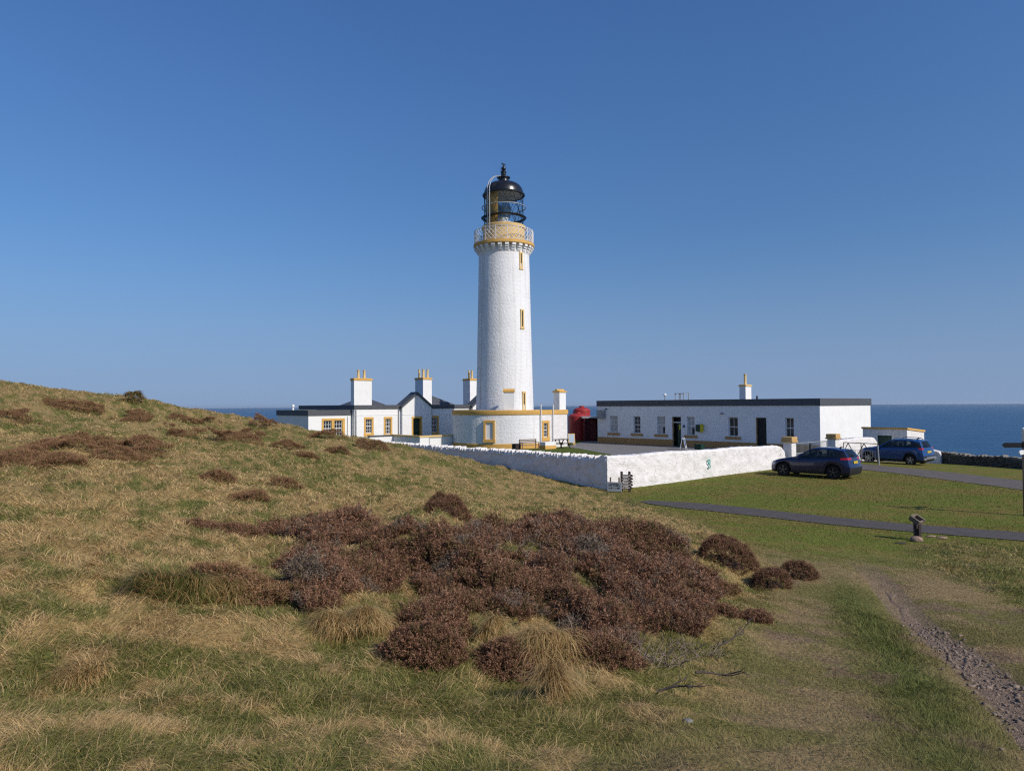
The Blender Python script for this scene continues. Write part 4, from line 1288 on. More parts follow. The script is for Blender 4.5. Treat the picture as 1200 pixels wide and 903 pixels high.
# field gate swung open towards the drive
g0 = Vector((21.75, 47.7)); g1 = Vector((23.0, 45.75))
fg = thing('field_gate', 'open rusty field gate with zigzag braces in front of the blue car', 'gate', (g0.x, g0.y, 0), math.atan2((g1 - g0).y, (g1 - g0).x))
GL = (g1 - g0).length
mb = MB()
for z in (0.18, 1.32): mb.tube([(0, 0, z), (GL, 0, z)], 0.028, 6)
for x in (0.0, GL * 0.52, GL): mb.tube([(x, 0, 0.12), (x, 0, 1.34)], 0.028, 6)
mb.build('frame', M_WOOD, fg)
mb = MB()
zz = [(0, 0.75), (0.13, 1.30), (0.36, 0.35), (0.60, 1.30), (0.72, 0.9), (1.0, 0.2)]
for a, b in zip(zz[:-1], zz[1:]): mb.tube([(a[0] * GL, 0.02, a[1]), (b[0] * GL, 0.02, b[1])], 0.026, 6)
mb.build('brace', M_DWOOD, fg)
mb = MB()
for k in range(1, 14): mb.tube([(GL * k / 14, -0.02, 0.18), (GL * k / 14, -0.02, 0.85)], 0.011, 5)
for z in (0.5, 0.85): mb.tube([(0, -0.02, z), (GL, -0.02, z)], 0.014, 5)
mb.build('bars', M_GREY, fg)
wp = MB(); z0 = hz(g1.x + 0.05, g1.y - 0.1)
wp.tube([(g1.x + 0.02, g1.y - 0.12, z0 - 0.2), (g1.x - 0.05, g1.y - 0.10, z0 + 1.25)], 0.038, 10)
tag(wp.build('gate_post', M_STEEL, smooth=True), 'thin leaning pale post at the end of the open field gate', 'post')

# dry stone wall above the sea, shaded face and lit top put into the stone colours
S0 = Vector((29.6, 52.0)); S1 = Vector((32.8, 39.0))
dsw = rubble_wall('dry_stone_wall', 'dry-stone wall coloured dark on its shaded face and pale on its sunlit capping stones along the cliff edge on the right', (S0.x, S0.y, -0.2), math.atan2((S1 - S0).y, (S1 - S0).x), (S1 - S0).length, lambda x: 0.58 + 0.05 * math.sin(x * 1.3), 0.5,
            mat('shaded_wall_stone', (0.13, 0.115, 0.095), (0.045, 0.040, 0.035), rough=0.95, scale=4, bump=1.0, bscale=6, vor=1.0, vscale=3.5), mat('sunlit_cap_stone', (0.30, 0.27, 0.22), (0.16, 0.14, 0.12), rough=0.95, scale=4, bump=0.6), amp=0.11, seed=61, cope=(0.08, 0.18), cw=(0.14, 0.42), cope_name='capping_stones')
we = thing('white_wall_end', 'low rounded white wall end beside the rear of the blue car', 'wall', (29.3, 51.4, 0), ROT_V)
mb = MB(); mb.prism([(-0.1, -0.8), (1.0, -0.8), (1.0, 0.30), (0.85, 0.48), (0.4, 0.60), (-0.1, 0.62)], -0.3, 0.3); mb.build('masonry', M_WALLW, we, bevel=0.06)

# ------------------------------------------------------------------ red tanks and shed beyond the courtyard
def tank(label, x, y, r, h, dome, ms):
    t = thing('red_tank', label, 'tank', (x, y, 0), 0, 'red air tanks')
    mb = MB(); mb.lathe([(r, -0.3), (r, h), (r * 1.02, h + 0.02)] + [(r * math.cos(k / 8 * math.pi / 2), h + 0.04 + dome * math.sin(k / 8 * math.pi / 2)) for k in range(1, 8)] + [(0.001, h + 0.04 + dome)], 40)
    mb.build('shell', ms, t, smooth=True)
    mb = MB(); mb.lathe([(0.3, h + dome), (0.3, h + dome + 0.2), (0.001, h + dome + 0.21)], 16); mb.build('hatch', ms, t, smooth=True)
    mb = MB(); mb.tube([(-r - 0.05, 0.1, 0), (-r - 0.05, 0.1, h)], 0.04, 6); mb.build('pipe', M_STEEL, t)
    return t
tank('red cylindrical tank beside the annex, nearer and lower of the two', 7.25, 80.0, 1.05, 2.55, 0.35, M_RED)
tank('red domed tank rising behind the other red tank', 8.25, 86.0, 1.0, 3.15, 0.4, M_RED)
sh = thing('open_shed', 'dark red open shed with thin grey roof between the tank and the long building', 'shed', (7.6, 77.2, 0), 0.0)
mb = MB(); mb.box(0.2, 2.9, 2.0, 2.1, -0.2, 2.45); mb.box(0.1, 0.2, 0.0, 2.1, -0.2, 2.45); mb.box(2.9, 3.0, 0.3, 2.1, -0.2, 2.45); mb.build('wall', M_DRED, sh)
mb = MB(); mb.box(-0.15, 3.2, -0.3, 2.3, 2.45, 2.62); mb.build('roof', M_STEEL, sh)
mb = MB(); mb.box(0.0, 0.12, -0.25, -0.13, -0.2, 2.45); mb.build('post', M_DRED, sh)
mb = MB(); mb.box(0.25, 1.35, 0.5, 0.58, 0, 2.3); mb.build('door', M_DRED, sh)

# ------------------------------------------------------------------ courtyard furniture
def bench(label, x, y, rz, w=1.7):
    t = thing('garden_bench', label, 'bench', (x, y, 0), rz)
    mb = MB()
    for k in range(4): mb.box(-w / 2, w / 2, -0.28 + k * 0.12, -0.19 + k * 0.12, 0.42, 0.45)
    mb.build('seat', M_BENCH, t)
    mb = MB()
    for k in range(3): mb.box(-w / 2, w / 2, 0.2, 0.23, 0.56 + k * 0.13, 0.65 + k * 0.13)
    mb.build('backrest', M_BENCH, t)
    for sx in (-1, 1):
        for (ya, yb, h) in ((-0.3, -0.24, 0.62), (0.2, 0.26, 0.92)):
            mb = MB(); xx = sx * (w / 2 - 0.05); mb.box(xx - 0.035, xx + 0.035, ya, yb, 0, h); mb.build('leg', M_BENCH, t)
        mb = MB(); xx = sx * (w / 2 - 0.05); mb.box(xx - 0.04, xx + 0.04, -0.32, 0.2, 0.62, 0.66); mb.build('armrest', M_BENCH, t)
    return t
p = at_depth(620, 524, 63.2)
bench('grey-brown slatted bench against the curved annex wall', p[0], p[1], ROT_U - 0.2, 1.75)
tr = thing('stone_trough', 'white block trough with ochre base under the annex window', 'trough', (2.9, 64.3, 0), ROT_U)
mb = MB(); mb.box(-0.35, 0.95, -0.4, 0.35, 0.30, 0.62); mb.build('block', M_RENDER, tr, bevel=0.02)
mb = MB(); mb.box(-0.37, 0.97, -0.42, 0.37, -0.1, 0.30); mb.build('base', M_OCHRE, tr)
pt = thing('picnic_table', 'dark wooden picnic table at the right end of the annex', 'picnic table', (4.4, 65.3, 0), ROT_U)
mb = MB()
for k in range(5): mb.box(-0.65, 0.65, -0.36 + k * 0.15, -0.23 + k * 0.15, 0.76, 0.81)
mb.build('tabletop', M_DWOOD, pt)
for s in (-1, 1):
    mb = MB(); mb.box(-0.65, 0.65, s * 0.68 - 0.12, s * 0.68 + 0.12, 0.44, 0.485); mb.build('seat', M_DWOOD, pt)
    mb = MB(); mb.bar((s * 0.5, -0.62, 0), (s * 0.5, -0.2, 0.76), 0.07); mb.bar((s * 0.5, 0.62, 0), (s * 0.5, 0.2, 0.76), 0.07); mb.bar((s * 0.5, -0.75, 0.41), (s * 0.5, 0.75, 0.41), 0.06); mb.build('leg', M_DWOOD, pt)
dk = thing('dark_planter', 'small dark wooden planter at the left end of the bench', 'planter', (0.35, 62.9, 0), ROT_U)
mb = MB(); mb.box(-0.3, 0.3, -0.25, 0.25, 0, 0.5); mb.build('box', M_DWOOD, dk, bevel=0.02)
mb = MB(); mb.box(-0.33, 0.33, -0.28, 0.28, 0.5, 0.55); mb.build('rim', M_DWOOD, dk)
def a_board(label, x, y, rz, fm, pm, w=0.65, h=1.15):
    t = thing('a_board', label, 'sign', (x, y, 0), rz)
    for s in (-1, 1):
        mb = MB()
        Mx = Matrix.Translation((0, s * 0.25, 0)) @ Matrix.Rotation(s * 0.2, 4, 'X')
        mb.box(-w / 2, -w / 2 + 0.06, -0.02, 0.02, 0, h, Mx); mb.box(w / 2 - 0.06, w / 2, -0.02, 0.02, 0, h, Mx)
        mb.box(-w / 2 + 0.06, w / 2 - 0.06, -0.02, 0.02, h - 0.07, h, Mx); mb.box(-w / 2 + 0.06, w / 2 - 0.06, -0.02, 0.02, 0.22, 0.30, Mx)
        f = mb.build('frame', fm, t)
        mb = MB(); mb.box(-w / 2 + 0.06, w / 2 - 0.06, -0.012, 0.012, 0.30, h - 0.07, Mx); mb.build('panel', pm, f)
    return t
p = at_depth(669.5, 517, 69.5)
a_board('ochre-framed pavement sign with pale panel beside the red tank', p[0], p[1], 0.15, M_CREAM, mat('pale_board', (0.42, 0.50, 0.58), rough=0.4))
p = at_depth(801, 526, 62.2)
a_board('white-edged blue pavement sign beside the open green door', p[0], p[1], 1.15, M_WHITEP, M_BLUEP, w=0.6, h=1.0)
p = at_depth(820, 526, 60.6)
bx = thing('green_bin', 'dark green box standing under the wall cabinet', 'bin', (p[0], p[1], 0.01), ROT_V)
mb = MB(); mb.box(-0.32, 0.32, -0.28, 0.28, 0, 0.48); mb.build('box', M_DOORG, bx, bevel=0.02)
mb = MB(); mb.box(-0.34, 0.34, -0.30, 0.30, 0.48, 0.54); mb.build('lid', M_DOORG, bx, bevel=0.015)

# ------------------------------------------------------------------ signs at the wall corner
def glyph_rows(mb, x0, x1, zs, h, y, seed, gap=0.35):
    rs = random.Random(seed)
    for z in zs:
        x = x0
        while x < x1:
            w = h * rs.uniform(0.35, 0.7)
            kind = rs.randint(0, 3)
            mb.box(x, x + h * 0.16, y - 0.004, y, z, z + h)
            if kind != 1: mb.box(x + h * 0.16, x + w, y - 0.004, y, z + h * (0.84 if kind else 0.0), z + h * (1.0 if kind else 0.16))
            if kind == 2: mb.box(x + w - h * 0.16, x + w, y - 0.004, y, z, z + h * 0.84)
            if kind == 3: mb.box(x + h * 0.16, x + w * 0.8, y - 0.004, y, z + h * 0.42, z + h * 0.56)
            x += w + h * (0.22 if rs.random() < 0.82 else 0.7)
p = ground_at(720.5, 576.5)
ib = thing('information_board', 'grey information board on two short posts at the foot of the shaded wall corner', 'sign', (p.x, p.y, p.z), ROT_V + 0.45)
for s in (-1, 1):
    mb = MB(); mb.box(s * 0.2 - 0.03, s * 0.2 + 0.03, -0.02, 0.04, -0.3, 0.66); mb.build('post', M_WOOD, ib)
mb = MB(); mb.box(-0.33, 0.33, -0.05, -0.021, 0.04, 0.46); pb = mb.build('panel', mat('pale_grey_board', (0.42, 0.44, 0.46), rough=0.5), ib)
mb = MB(); glyph_rows(mb, -0.26, 0.24, (0.16, 0.27), 0.07, -0.0505, 4); mb.box(-0.26, 0.2, -0.055, -0.0505, 0.37, 0.40); mb.build('lettering', M_DOORK, pb)
p = ground_at(734, 576.5)
ss = thing('slatted_sign', 'brown wooden sign of stacked planks with white lettering leaning before the sunlit wall', 'sign', (p.x, p.y, p.z), 0.12)
for x in (-0.20, 0.16):
    mb = MB(); mb.box(x - 0.05, x + 0.05, 0.0, 0.08, -0.3, 0.93); mb.build('post', M_DWOOD, ss, bevel=0.008)
rs = random.Random(3)
for k in range(5):
    z0 = 0.14 + k * 0.135
    mb = MB(); o_ = rs.uniform(-0.03, 0.05)
    mb.prism([(-0.26, z0), (0.24 + o_, z0), (0.30 + o_, z0 + 0.055), (0.24 + o_, z0 + 0.11), (-0.26, z0 + 0.11)], -0.04, -0.001)
    pk = mb.build('plank', M_DWOOD, ss)
    mb = MB(); glyph_rows(mb, -0.20, 0.17, (z0 + 0.03,), 0.052, -0.0405, 10 + k); mb.build('lettering', M_WHITEP, pk)

# teal emblem on the sunlit wall
pr = on_line((CA.x, CA.y), (U.x, U.y), 828)
em = thing('wall_emblem', 'small teal ring emblem with a curled foot fixed to the sunlit wall', 'emblem', (CA.x + U.x * pr, CA.y + U.y * pr, 0), ROT_U)
mb = MB(); mb.tube([(0.085 * math.cos(2 * math.pi * k / 20), -0.10, 0.83 + 0.11 * math.sin(2 * math.pi * k / 20)) for k in range(21)], 0.026, 8, cap=False); mb.build('ring', M_TEAL, em)
mb = MB(); mb.tube([(-0.02, -0.10, 0.70), (0.05, -0.10, 0.66), (0.10, -0.10, 0.58), (0.08, -0.10, 0.51), (0.0, -0.10, 0.50), (-0.09, -0.10, 0.53)], 0.026, 8); mb.build('curled_foot', M_TEAL, em)

# ------------------------------------------------------------------ finger post at the right edge
p = ground_at(1202, 604)
fpz = p.z
fp_ = thing('finger_post', 'tall black finger post with white finial and pointing arms at the right edge', 'signpost', (p.x, p.y, fpz), 0.0)
mb = MB(); mb.box(-0.046, 0.046, -0.046, 0.046, -0.3, 2.55); mb.build('post', M_BLACK, fp_)
mb = MB(); mb.lathe([(0.05, 2.55), (0.065, 2.58), (0.065, 2.92), (0.075, 2.94), (0.06, 3.0), (0.001, 3.03)], 14); mb.build('finial', M_WHITEP, fp_, smooth=True)
def arm(a, z, L, m, h=0.17):
    mb = MB(); Mx = Matrix.Rotation(a, 4, 'Z')
    mb.prism([(0.055, z - h / 2), (L - 0.08, z - h / 2), (L, z), (L - 0.08, z + h / 2), (0.055, z + h / 2)], -0.018, 0.018)
    mb.v = [tuple(Mx @ Vector(q)) for q in mb.v]
    return mb.build('arm', m, fp_)
arm(R(176), 2.42, 0.72, M_BLACK); arm(R(215), 2.18, 0.42, M_WHITEP, 0.15); arm(R(20), 2.42, 0.75, M_BLACK); arm(R(-50), 2.18, 0.7, M_WHITEP, 0.15)

# low wooden plinth post beside the path
p = ground_at(1076, 633)
pp = thing('plinth_post', 'squat weathered wooden post with slanted open box top beside the tarmac path', 'post', (p.x, p.y, p.z), 0.55)
mb = MB(); mb.box(-0.065, 0.055, -0.07, 0.05, -0.25, 0.52); mb.build('post', M_DWOOD, pp, bevel=0.012)  # shade put into the colour: darker wood here, paler on the sunlit slim post
mb = MB(); mb.box(0.075, 0.155, 0.10, 0.18, -0.25, 0.50); mb.build('post', M_WOOD, pp, bevel=0.012)
mb = MB()
Mx = Matrix.Translation((0.03, 0.03, 0.56)) @ Matrix.Rotation(0.5, 4, 'X') @ Matrix.Rotation(-0.15, 4, 'Y')
mb.box(-0.13, -0.08, -0.13, 0.17, -0.07, 0.07, Mx); mb.box(0.10, 0.16, -0.13, 0.17, -0.07, 0.07, Mx)
mb.box(-0.08, 0.10, 0.11, 0.17, -0.07, 0.07, Mx); mb.box(-0.08, 0.10, -0.13, -0.08, -0.07, 0.04, Mx); mb.box(-0.08, 0.10, -0.08, 0.11, -0.07, -0.03, Mx)
mb.build('box_top', M_WOOD, pp, bevel=0.01)
mb = MB(); mb.box(-0.15, -0.07, -0.05, 0.04, 0.34, 0.46); mb.build('bracket', M_DWOOD, pp, bevel=0.008)
def boulder(label, x, y, sx, sy, sz, seed, m=None, sink=0.25, group=None, name='stone'):
    mb = MB(); n, k = 14, 9
    vs = []
    for i in range(k + 1):
        for j in range(n):
            t = math.pi * i / k; a = 2 * math.pi * j / n
            v = Vector((math.sin(t) * math.cos(a), math.sin(t) * math.sin(a), math.cos(t)))
            s = 0.75 + 0.5 * float(fbm(np.array([v.x * 1.7 + seed]), np.array([v.y * 1.7 + v.z * 2.1]), 3, seed)[0])
            vs.append((v.x * s * sx, v.y * s * sy, v.z * s * sz))
    fs = [(i * n + j, (i + 1) * n + j, (i + 1) * n + (j + 1) % n, i * n + (j + 1) % n) for i in range(k) for j in range(n)]
    mb.add(vs, fs)
    o = mb.build(name, m or M_STONE, smooth=True, loc=(x, y, hz(x, y) + sz * (1 - 2 * sink)))
    return tag(o, label, 'stone', group)
boulder('pinkish stone at the foot of the squat wooden post', p.x - 0.16, p.y - 0.22, 0.18, 0.13, 0.10, 2, mat('pinkish_stone', (0.36, 0.25, 0.185), (0.20, 0.135, 0.10), rough=0.9, scale=9, bump=0.9))
q = ground_at(1104, 631); boulder('flat pink stone on the verge right of the squat wooden post', q.x, q.y, 0.16, 0.10, 0.045, 5, MATS['pinkish_stone'])
q = ground_at(1091, 629); boulder('thin pale stone on the verge just right of the squat wooden post', q.x, q.y, 0.15, 0.08, 0.035, 7, MATS['pinkish_stone'])
q = ground_at(806, 846); boulder('small grey stone lying on the short turf below the dead twigs', q.x, q.y, 0.03, 0.022, 0.016, 9, mat('pale_grey_stone', (0.26, 0.25, 0.24), (0.16, 0.155, 0.15), rough=0.9))
q = ground_at(1060, 637)
boulder('dark stone slab lying in the grass left of the squat post', q.x - 0.1, q.y, 0.16, 0.07, 0.03, 12, mat('dark_slab', (0.05, 0.045, 0.04), rough=0.9))

# ------------------------------------------------------------------ cars
def paint_mat(name, c):
    m, n, b = nodes_mat(name)
    nz = n.nodes.new('ShaderNodeTexNoise'); nz.inputs['Scale'].default_value = 3
    tc = n.nodes.new('ShaderNodeTexCoord'); n.links.new(tc.outputs['Object'], nz.inputs['Vector'])
    rp = n.nodes.new('ShaderNodeValToRGB'); rp.color_ramp.elements[0].color = (*[v * 0.85 for v in c], 1); rp.color_ramp.elements[1].color = (*c, 1)
    n.links.new(nz.outputs['Fac'], rp.inputs['Fac']); n.links.new(rp.outputs['Color'], b.inputs['Base Color'])
    b.inputs['Metallic'].default_value = 0.2; b.inputs['Roughness'].default_value = 0.25
    b.inputs['Coat Weight'].default_value = 0.6; b.inputs['Coat Roughness'].default_value = 0.03
    return m
M_CLAD = mat('black_cladding', (0.020, 0.020, 0.022), rough=0.6)
M_CARGLASS = glass_mat('car_glass', (0.012, 0.016, 0.018), trans=0.35, rough=0.03)
M_LAMP = mat('red_lamp', (0.42, 0.012, 0.020), rough=0.15, spec=0.6)
M_LAMPW = mat('clear_lamp', (0.55, 0.55, 0.58), rough=0.12, spec=0.6)
M_ALLOY = mat('alloy', (0.50, 0.51, 0.52), rough=0.3, metal=0.7)
M_DALLOY = mat('dark_alloy', (0.10, 0.10, 0.11), rough=0.3, metal=0.6)
M_PLATE = mat('yellow_plate', (0.72, 0.52, 0.02), rough=0.4)
M_SEAT = mat('dark_upholstery', (0.018, 0.018, 0.020), rough=0.9)

def make_car(name, label, x, y, heading, L, W, Hh, wb, rw, paint, belt, top, xf, xr, hood_end, ws_end, sills, lamp, plate, alloy, skid=None, rails=False, roll=0.0):
    car = thing(name, label, 'car', (x, y, hz(x, y) - 0.01), math.atan2(heading[1], heading[0]))
    car.rotation_euler = (roll, 0, math.atan2(heading[1], heading[0]))
    N = 60
    ax_f = wb / 2 + 0.02; ax_r = -wb / 2 + 0.02
    Ra = rw + 0.065
    def X(s, z):
        f = L / 2 - np.interp(z, [k[0] for k in xf], [k[1] for k in xf]); r = -L / 2 + np.interp(z, [k[0] for k in xr], [k[1] for k in xr])
        return f + (r - f) * s
    hw = W / 2
    S = np.linspace(0, 1, N + 1)
    J = 11
    def section(s):
        zt = float(np.interp(s, [k[0] for k in top], [k[1] for k in top]))
        bl = float(np.interp(s, [k[0] for k in belt], [k[1] for k in belt]))
        bl = min(bl, zt - 0.05)
        w = hw * (1 - 0.16 * max(0, (0.14 - s) / 0.14) ** 2 - 0.11 * max(0, (s - 0.88) / 0.12) ** 2)
        xc = X(s, 0.55)
        zb = 0.235
        for a in (ax_f, ax_r):
            if abs(xc - a) < Ra:
                zb = max(zb, rw + math.sqrt(Ra * Ra - (xc - a) ** 2))
        k = min(1, max(0, (zt - bl - 0.05) / 0.42))
        zs = [zb + (bl - zb) * q for q in (0, 0.18, 0.45, 0.72, 0.90, 1.0)]
        ws = [w * q for q in (0.955, 0.985, 1.0, 0.995, 0.975, 0.955)]
        pts = list(zip(ws, zs))
        lo = 0.955 - 0.02 * k
        pts.append((w * lo, bl + 0.015 + 0.005 * k))
        pts.append((w * (0.94 + (0.785 - 0.94) * k), bl + 0.02 + (zt - 0.075 - bl - 0.02) * k if k > 0 else bl + 0.025))
        pts.append((w * (0.90 + (0.72 - 0.90) * k), zt - 0.022))
        pts.append((w * 0.42, zt + 0.004)); pts.append((0.0, zt + 0.016))
        return pts, zt, bl, k
    secs = [section(s) for s in S]
    verts = []; idx = {}
    for i, s in enumerate(S):
        for j, (yy, zz) in enumerate(secs[i][0]):
            xx = X(s, zz)
            for sg in (1, -1):
                if j == J - 1 and sg == -1:
                    idx[i, j, -1] = idx[i, j, 1]; continue
                # rounded ends in plan
                b = 0.0
                if s < 0.10: b = -0.20 * (yy / hw) ** 2 * (1 - s / 0.10)
                if s > 0.93: b = 0.07 * (yy / hw) ** 2 * ((s - 0.93) / 0.07)
                idx[i, j, sg] = len(verts); verts.append((xx + b, sg * yy, zz))
    groups = {}
    def put(g, f): groups.setdefault(g, []).append(f)
    for i in range(N):
        s = (S[i] + S[i + 1]) / 2
        kk = (secs[i][3] + secs[i + 1][3]) / 2
        for j in range(J - 1):
            for sg in (1, -1):
                f = (idx[i, j, sg], idx[i + 1, j, sg], idx[i + 1, j + 1, sg], idx[i, j + 1, sg])
                if sg == 1: f = f[::-1]
                if len(set(f)) < 4: f = tuple(dict.fromkeys(f))
                g = 'body'
                if j == 0: g = 'cladding'
                if j == 6 and kk > 0.12:
                    g = 'pillar.%d%d' % (sg, sum(1 for a, b in sills if s > b))
                    for q_, (a, b) in enumerate(sills):
                        if a < s < b: g = 'side_window.%d%d' % (sg, q_)
                if hood_end < s < ws_end and j >= 8: g = 'windscreen'
                if j in lamp[2] and s > lamp[0]: g = 'taillight.%d' % sg
                if s < 0.07 and j in (3, 4): g = 'headlight.%d' % sg
                put(g, f)
    # nose and tail caps
    for i, fr in ((0, True), (N, False)):
        cols = 8
        rows = []
        for j in range(J):
            yy, zz = secs[i][0][j]
            row = []
            for c in range(cols + 1):
                q = 1 - 2 * c / cols
                if c == 0: row.append(idx[i, j, 1])
                elif c == cols: row.append(idx[i, j, -1])
                else:
                    b = (-0.20 if fr else 0.07) * (q * yy / hw) ** 2
                    row.append(len(verts)); verts.append((X(S[i], zz) + b, q * yy, zz + (0.016 * (1 - q * q) if j == J - 2 else 0)))
            rows.append(row)
        for j in range(J - 1):
            for c in range(cols):
                f = (rows[j][c], rows[j][c + 1], rows[j + 1][c + 1], rows[j + 1][c])
                if fr: f = f[::-1]
                f = tuple(dict.fromkeys(f))
                if len(f) < 3: continue
                g = 'body'
                if j <= 1: g = 'bumper_front' if fr else 'bumper_rear'
                if not fr and j in (6, 7) and 0 < c < cols - 1: g = 'rear_window'
                if not fr and j in lamp[2] and (c < lamp[1] or c >= cols - lamp[1]): g = 'taillight.%d' % (1 if c < cols / 2 else -1)
                if fr and j in (3, 4) and (c == 0 or c == cols - 1): g = 'headlight.%d' % (1 if c < cols / 2 else -1)
                if fr and j in (2, 3) and 1 < c < cols - 2: g = 'grille'
                put(g, f)
    # floor
    mats = {'body': paint, 'cladding': M_CLAD, 'pillar': M_BLACK, 'side_window': M_CARGLASS, 'windscreen': M_CARGLASS, 'rear_window': M_CARGLASS, 'bumper_front': M_CLAD, 'bumper_rear': M_CLAD, 'grille': M_CLAD}
    for g, fs in groups.items():
        nm = g.split('.')[0]
        used = sorted(set(k for f in fs for k in f)); mp = {k: n for n, k in enumerate(used)}
        mb = MB(); mb.v = [verts[k] for k in used]; mb.f = [tuple(mp[k] for k in f) for f in fs]
        m_ = mats.get(nm, M_LAMP if nm == 'taillight' else M_LAMPW)
        if nm in ('bumper_front', 'bumper_rear'): nm = 'bumper'
        o = mb.build(nm, m_, car, smooth=True)
    mb = MB(); mb.box(-L / 2 + 0.25, L / 2 - 0.3, -hw * 0.9, hw * 0.9, 0.22, 0.30); mb.build('floor_pan', M_CLAD, car)
    # inner wheel wells
    for a in (ax_f, ax_r):
        mb = MB(); mb.box(a - Ra, a + Ra, -hw * 0.70, hw * 0.70, 0.30, 0.80); mb.build('wheel_well', M_CLAD, car)
        for sg in (1, -1):
            mb = MB(); n = 32; tw = 0.205
            pr = [(rw * 0.62, -tw / 2), (rw * 0.92, -tw / 2), (rw, -tw / 2 + 0.03), (rw, tw / 2 - 0.03), (rw * 0.92, tw / 2), (rw * 0.62, tw / 2)]
            mb.lathe(pr, n)
            mb.v = [(p[0] + a, p[2] + sg * (hw - tw / 2 - 0.015), p[1] + rw) for p in mb.v]
            w = mb.build('wheel', M_RUBBER, car, smooth=True)
            yo = sg * (hw - 0.035)
            mb = MB()
            rr = rw * 0.66
            mb.lathe([(rr, -0.06), (rr, 0.012), (rr * 0.90, 0.012), (rr * 0.88, -0.05)], n)
            mb.lathe([(0.07, 0.0), (0.05, 0.012), (0.001, 0.014)], 12)
            for k in range(5):
                t = 2 * math.pi * k / 5 + 0.4
                for dt in (-0.17, 0.17):
                    p0 = Vector((0.05 * math.cos(t), 0.05 * math.sin(t), 0.0)); p1 = Vector((rr * 0.93 * math.cos(t + dt), rr * 0.93 * math.sin(t + dt), 0.0))
                    mb.bar(p0, p1, 0.034, 0.03)
            mb.v = [(p[0] + a, yo + sg * p[2], p[1] + rw) for p in mb.v]
            mb.build('rim', alloy, w)
            mb = MB(); mb.lathe([(0.001, -0.08), (rr, -0.08)], n); mb.v = [(p[0] + a, yo + sg * p[2], p[1] + rw) for p in mb.v]; mb.build('brake_disc', M_CLAD, w)
    # seats
    for (sx, sy) in ((0.25, 0.36), (0.25, -0.36), (-0.62, 0.36), (-0.62, -0.36)):
        mb = MB(); mb.box(sx - 0.25, sx + 0.25, sy - 0.24, sy + 0.24, 0.45, 0.62)
        Mx = Matrix.Translation((sx - 0.25, sy, 0.55)) @ Matrix.Rotation(-0.25, 4, 'Y')
        mb.box(-0.07, 0.07, -0.23, 0.23, 0.0, 0.58, Mx); mb.box(-0.05, 0.05, -0.12, 0.12, 0.62, 0.80, Mx)
        mb.build('seat', M_SEAT, car, bevel=0.04)
    mb = MB(); mb.box(0.75, 1.15, -hw * 0.8, hw * 0.8, 0.72, 0.92); mb.build('dashboard', M_SEAT, car, bevel=0.05)
    # mirrors, handles, plate
    for sg in (1, -1):
        mb = MB(); xm = X(hood_end + 0.08, 1.0); mb.box(xm - 0.06, xm + 0.08, sg * (hw - 0.06) if sg > 0 else -(hw + 0.17), sg * (hw + 0.17) if sg > 0 else -(hw - 0.06), 0.97, 1.12)
        mb.build('mirror', paint, car, bevel=0.035)
        for xh in (0.08, -0.85):
            mb = MB(); mb.box(xh - 0.09, xh + 0.09, sg * hw - 0.02, sg * hw + 0.02, 0.86, 0.89); mb.build('door_handle', paint, car, bevel=0.008)
    zp = plate
    xp = X(1.0, zp) - 0.012
    sl = math.atan2(X(1.0, zp + 0.1) - X(1.0, zp - 0.1), 0.2)
    Mp = Matrix.Translation((xp, 0, zp)) @ Matrix.Rotation(sl, 4, 'Y')
    mb = MB(); mb.box(-0.015, 0.012, -0.26, 0.26, -0.058, 0.058, Mp); pl = mb.build('number_plate', M_PLATE, car)
    mb = MB(); yy = -0.215
    for k in range(7):
        mb.box(-0.018, -0.0155, yy, yy + 0.012, -0.035, 0.035, Mp); mb.box(-0.018, -0.0155, yy + 0.012, yy + 0.036, 0.020 if k % 2 else -0.035, 0.035 if k % 2 else -0.02, Mp)
        yy += 0.058 + (0.03 if k == 3 else 0)
    mb.build('lettering', M_DOORK, pl)
    if skid:
        mb = MB(); xs = X(1.0, 0.45)
        mb.box(xs - 0.05, xs + 0.06, -0.55, 0.55, 0.40, 0.56); mb.box(xs - 0.03, xs + 0.10, -0.80, -0.55, 0.36, 0.50); mb.box(xs - 0.03, xs + 0.10, 0.55, 0.80, 0.36, 0.50)
        mb.build('skid_plate', M_ALLOY, car, bevel=0.03)
    if rails:
        for sg in (1, -1):
            zr = [float(np.interp(s, [k[0] for k in top], [k[1] for k in top])) for s in (0.47, 0.6, 0.75, 0.9)]
            mb = MB(); mb.tube([(X(s, z), sg * hw * 0.70, z + (0.0 if q in (0, 3) else 0.06)) for q, (s, z) in enumerate(zip((0.47, 0.52, 0.84, 0.9), zr))], 0.025, 8)
            mb.build('roof_rail', M_ALLOY, car, smooth=True)
    mb = MB(); mb.tube([(X(0.86, Hh), 0, Hh - 0.05), (X(0.89, Hh), 0, Hh + 0.04), (X(0.93, Hh), 0, Hh + 0.03)], [0.05, 0.03, 0.01], 8); mb.build('aerial', M_BLACK, car)
    mb = MB(); xw = X(1.0, belt[-1][1] + 0.1); mb.bar((xw - 0.03, -0.05, belt[-1][1] + 0.07), (xw - 0.01, 0.34, belt[-1][1] + 0.18), 0.02); mb.build('wiper', M_BLACK, car)
    return car

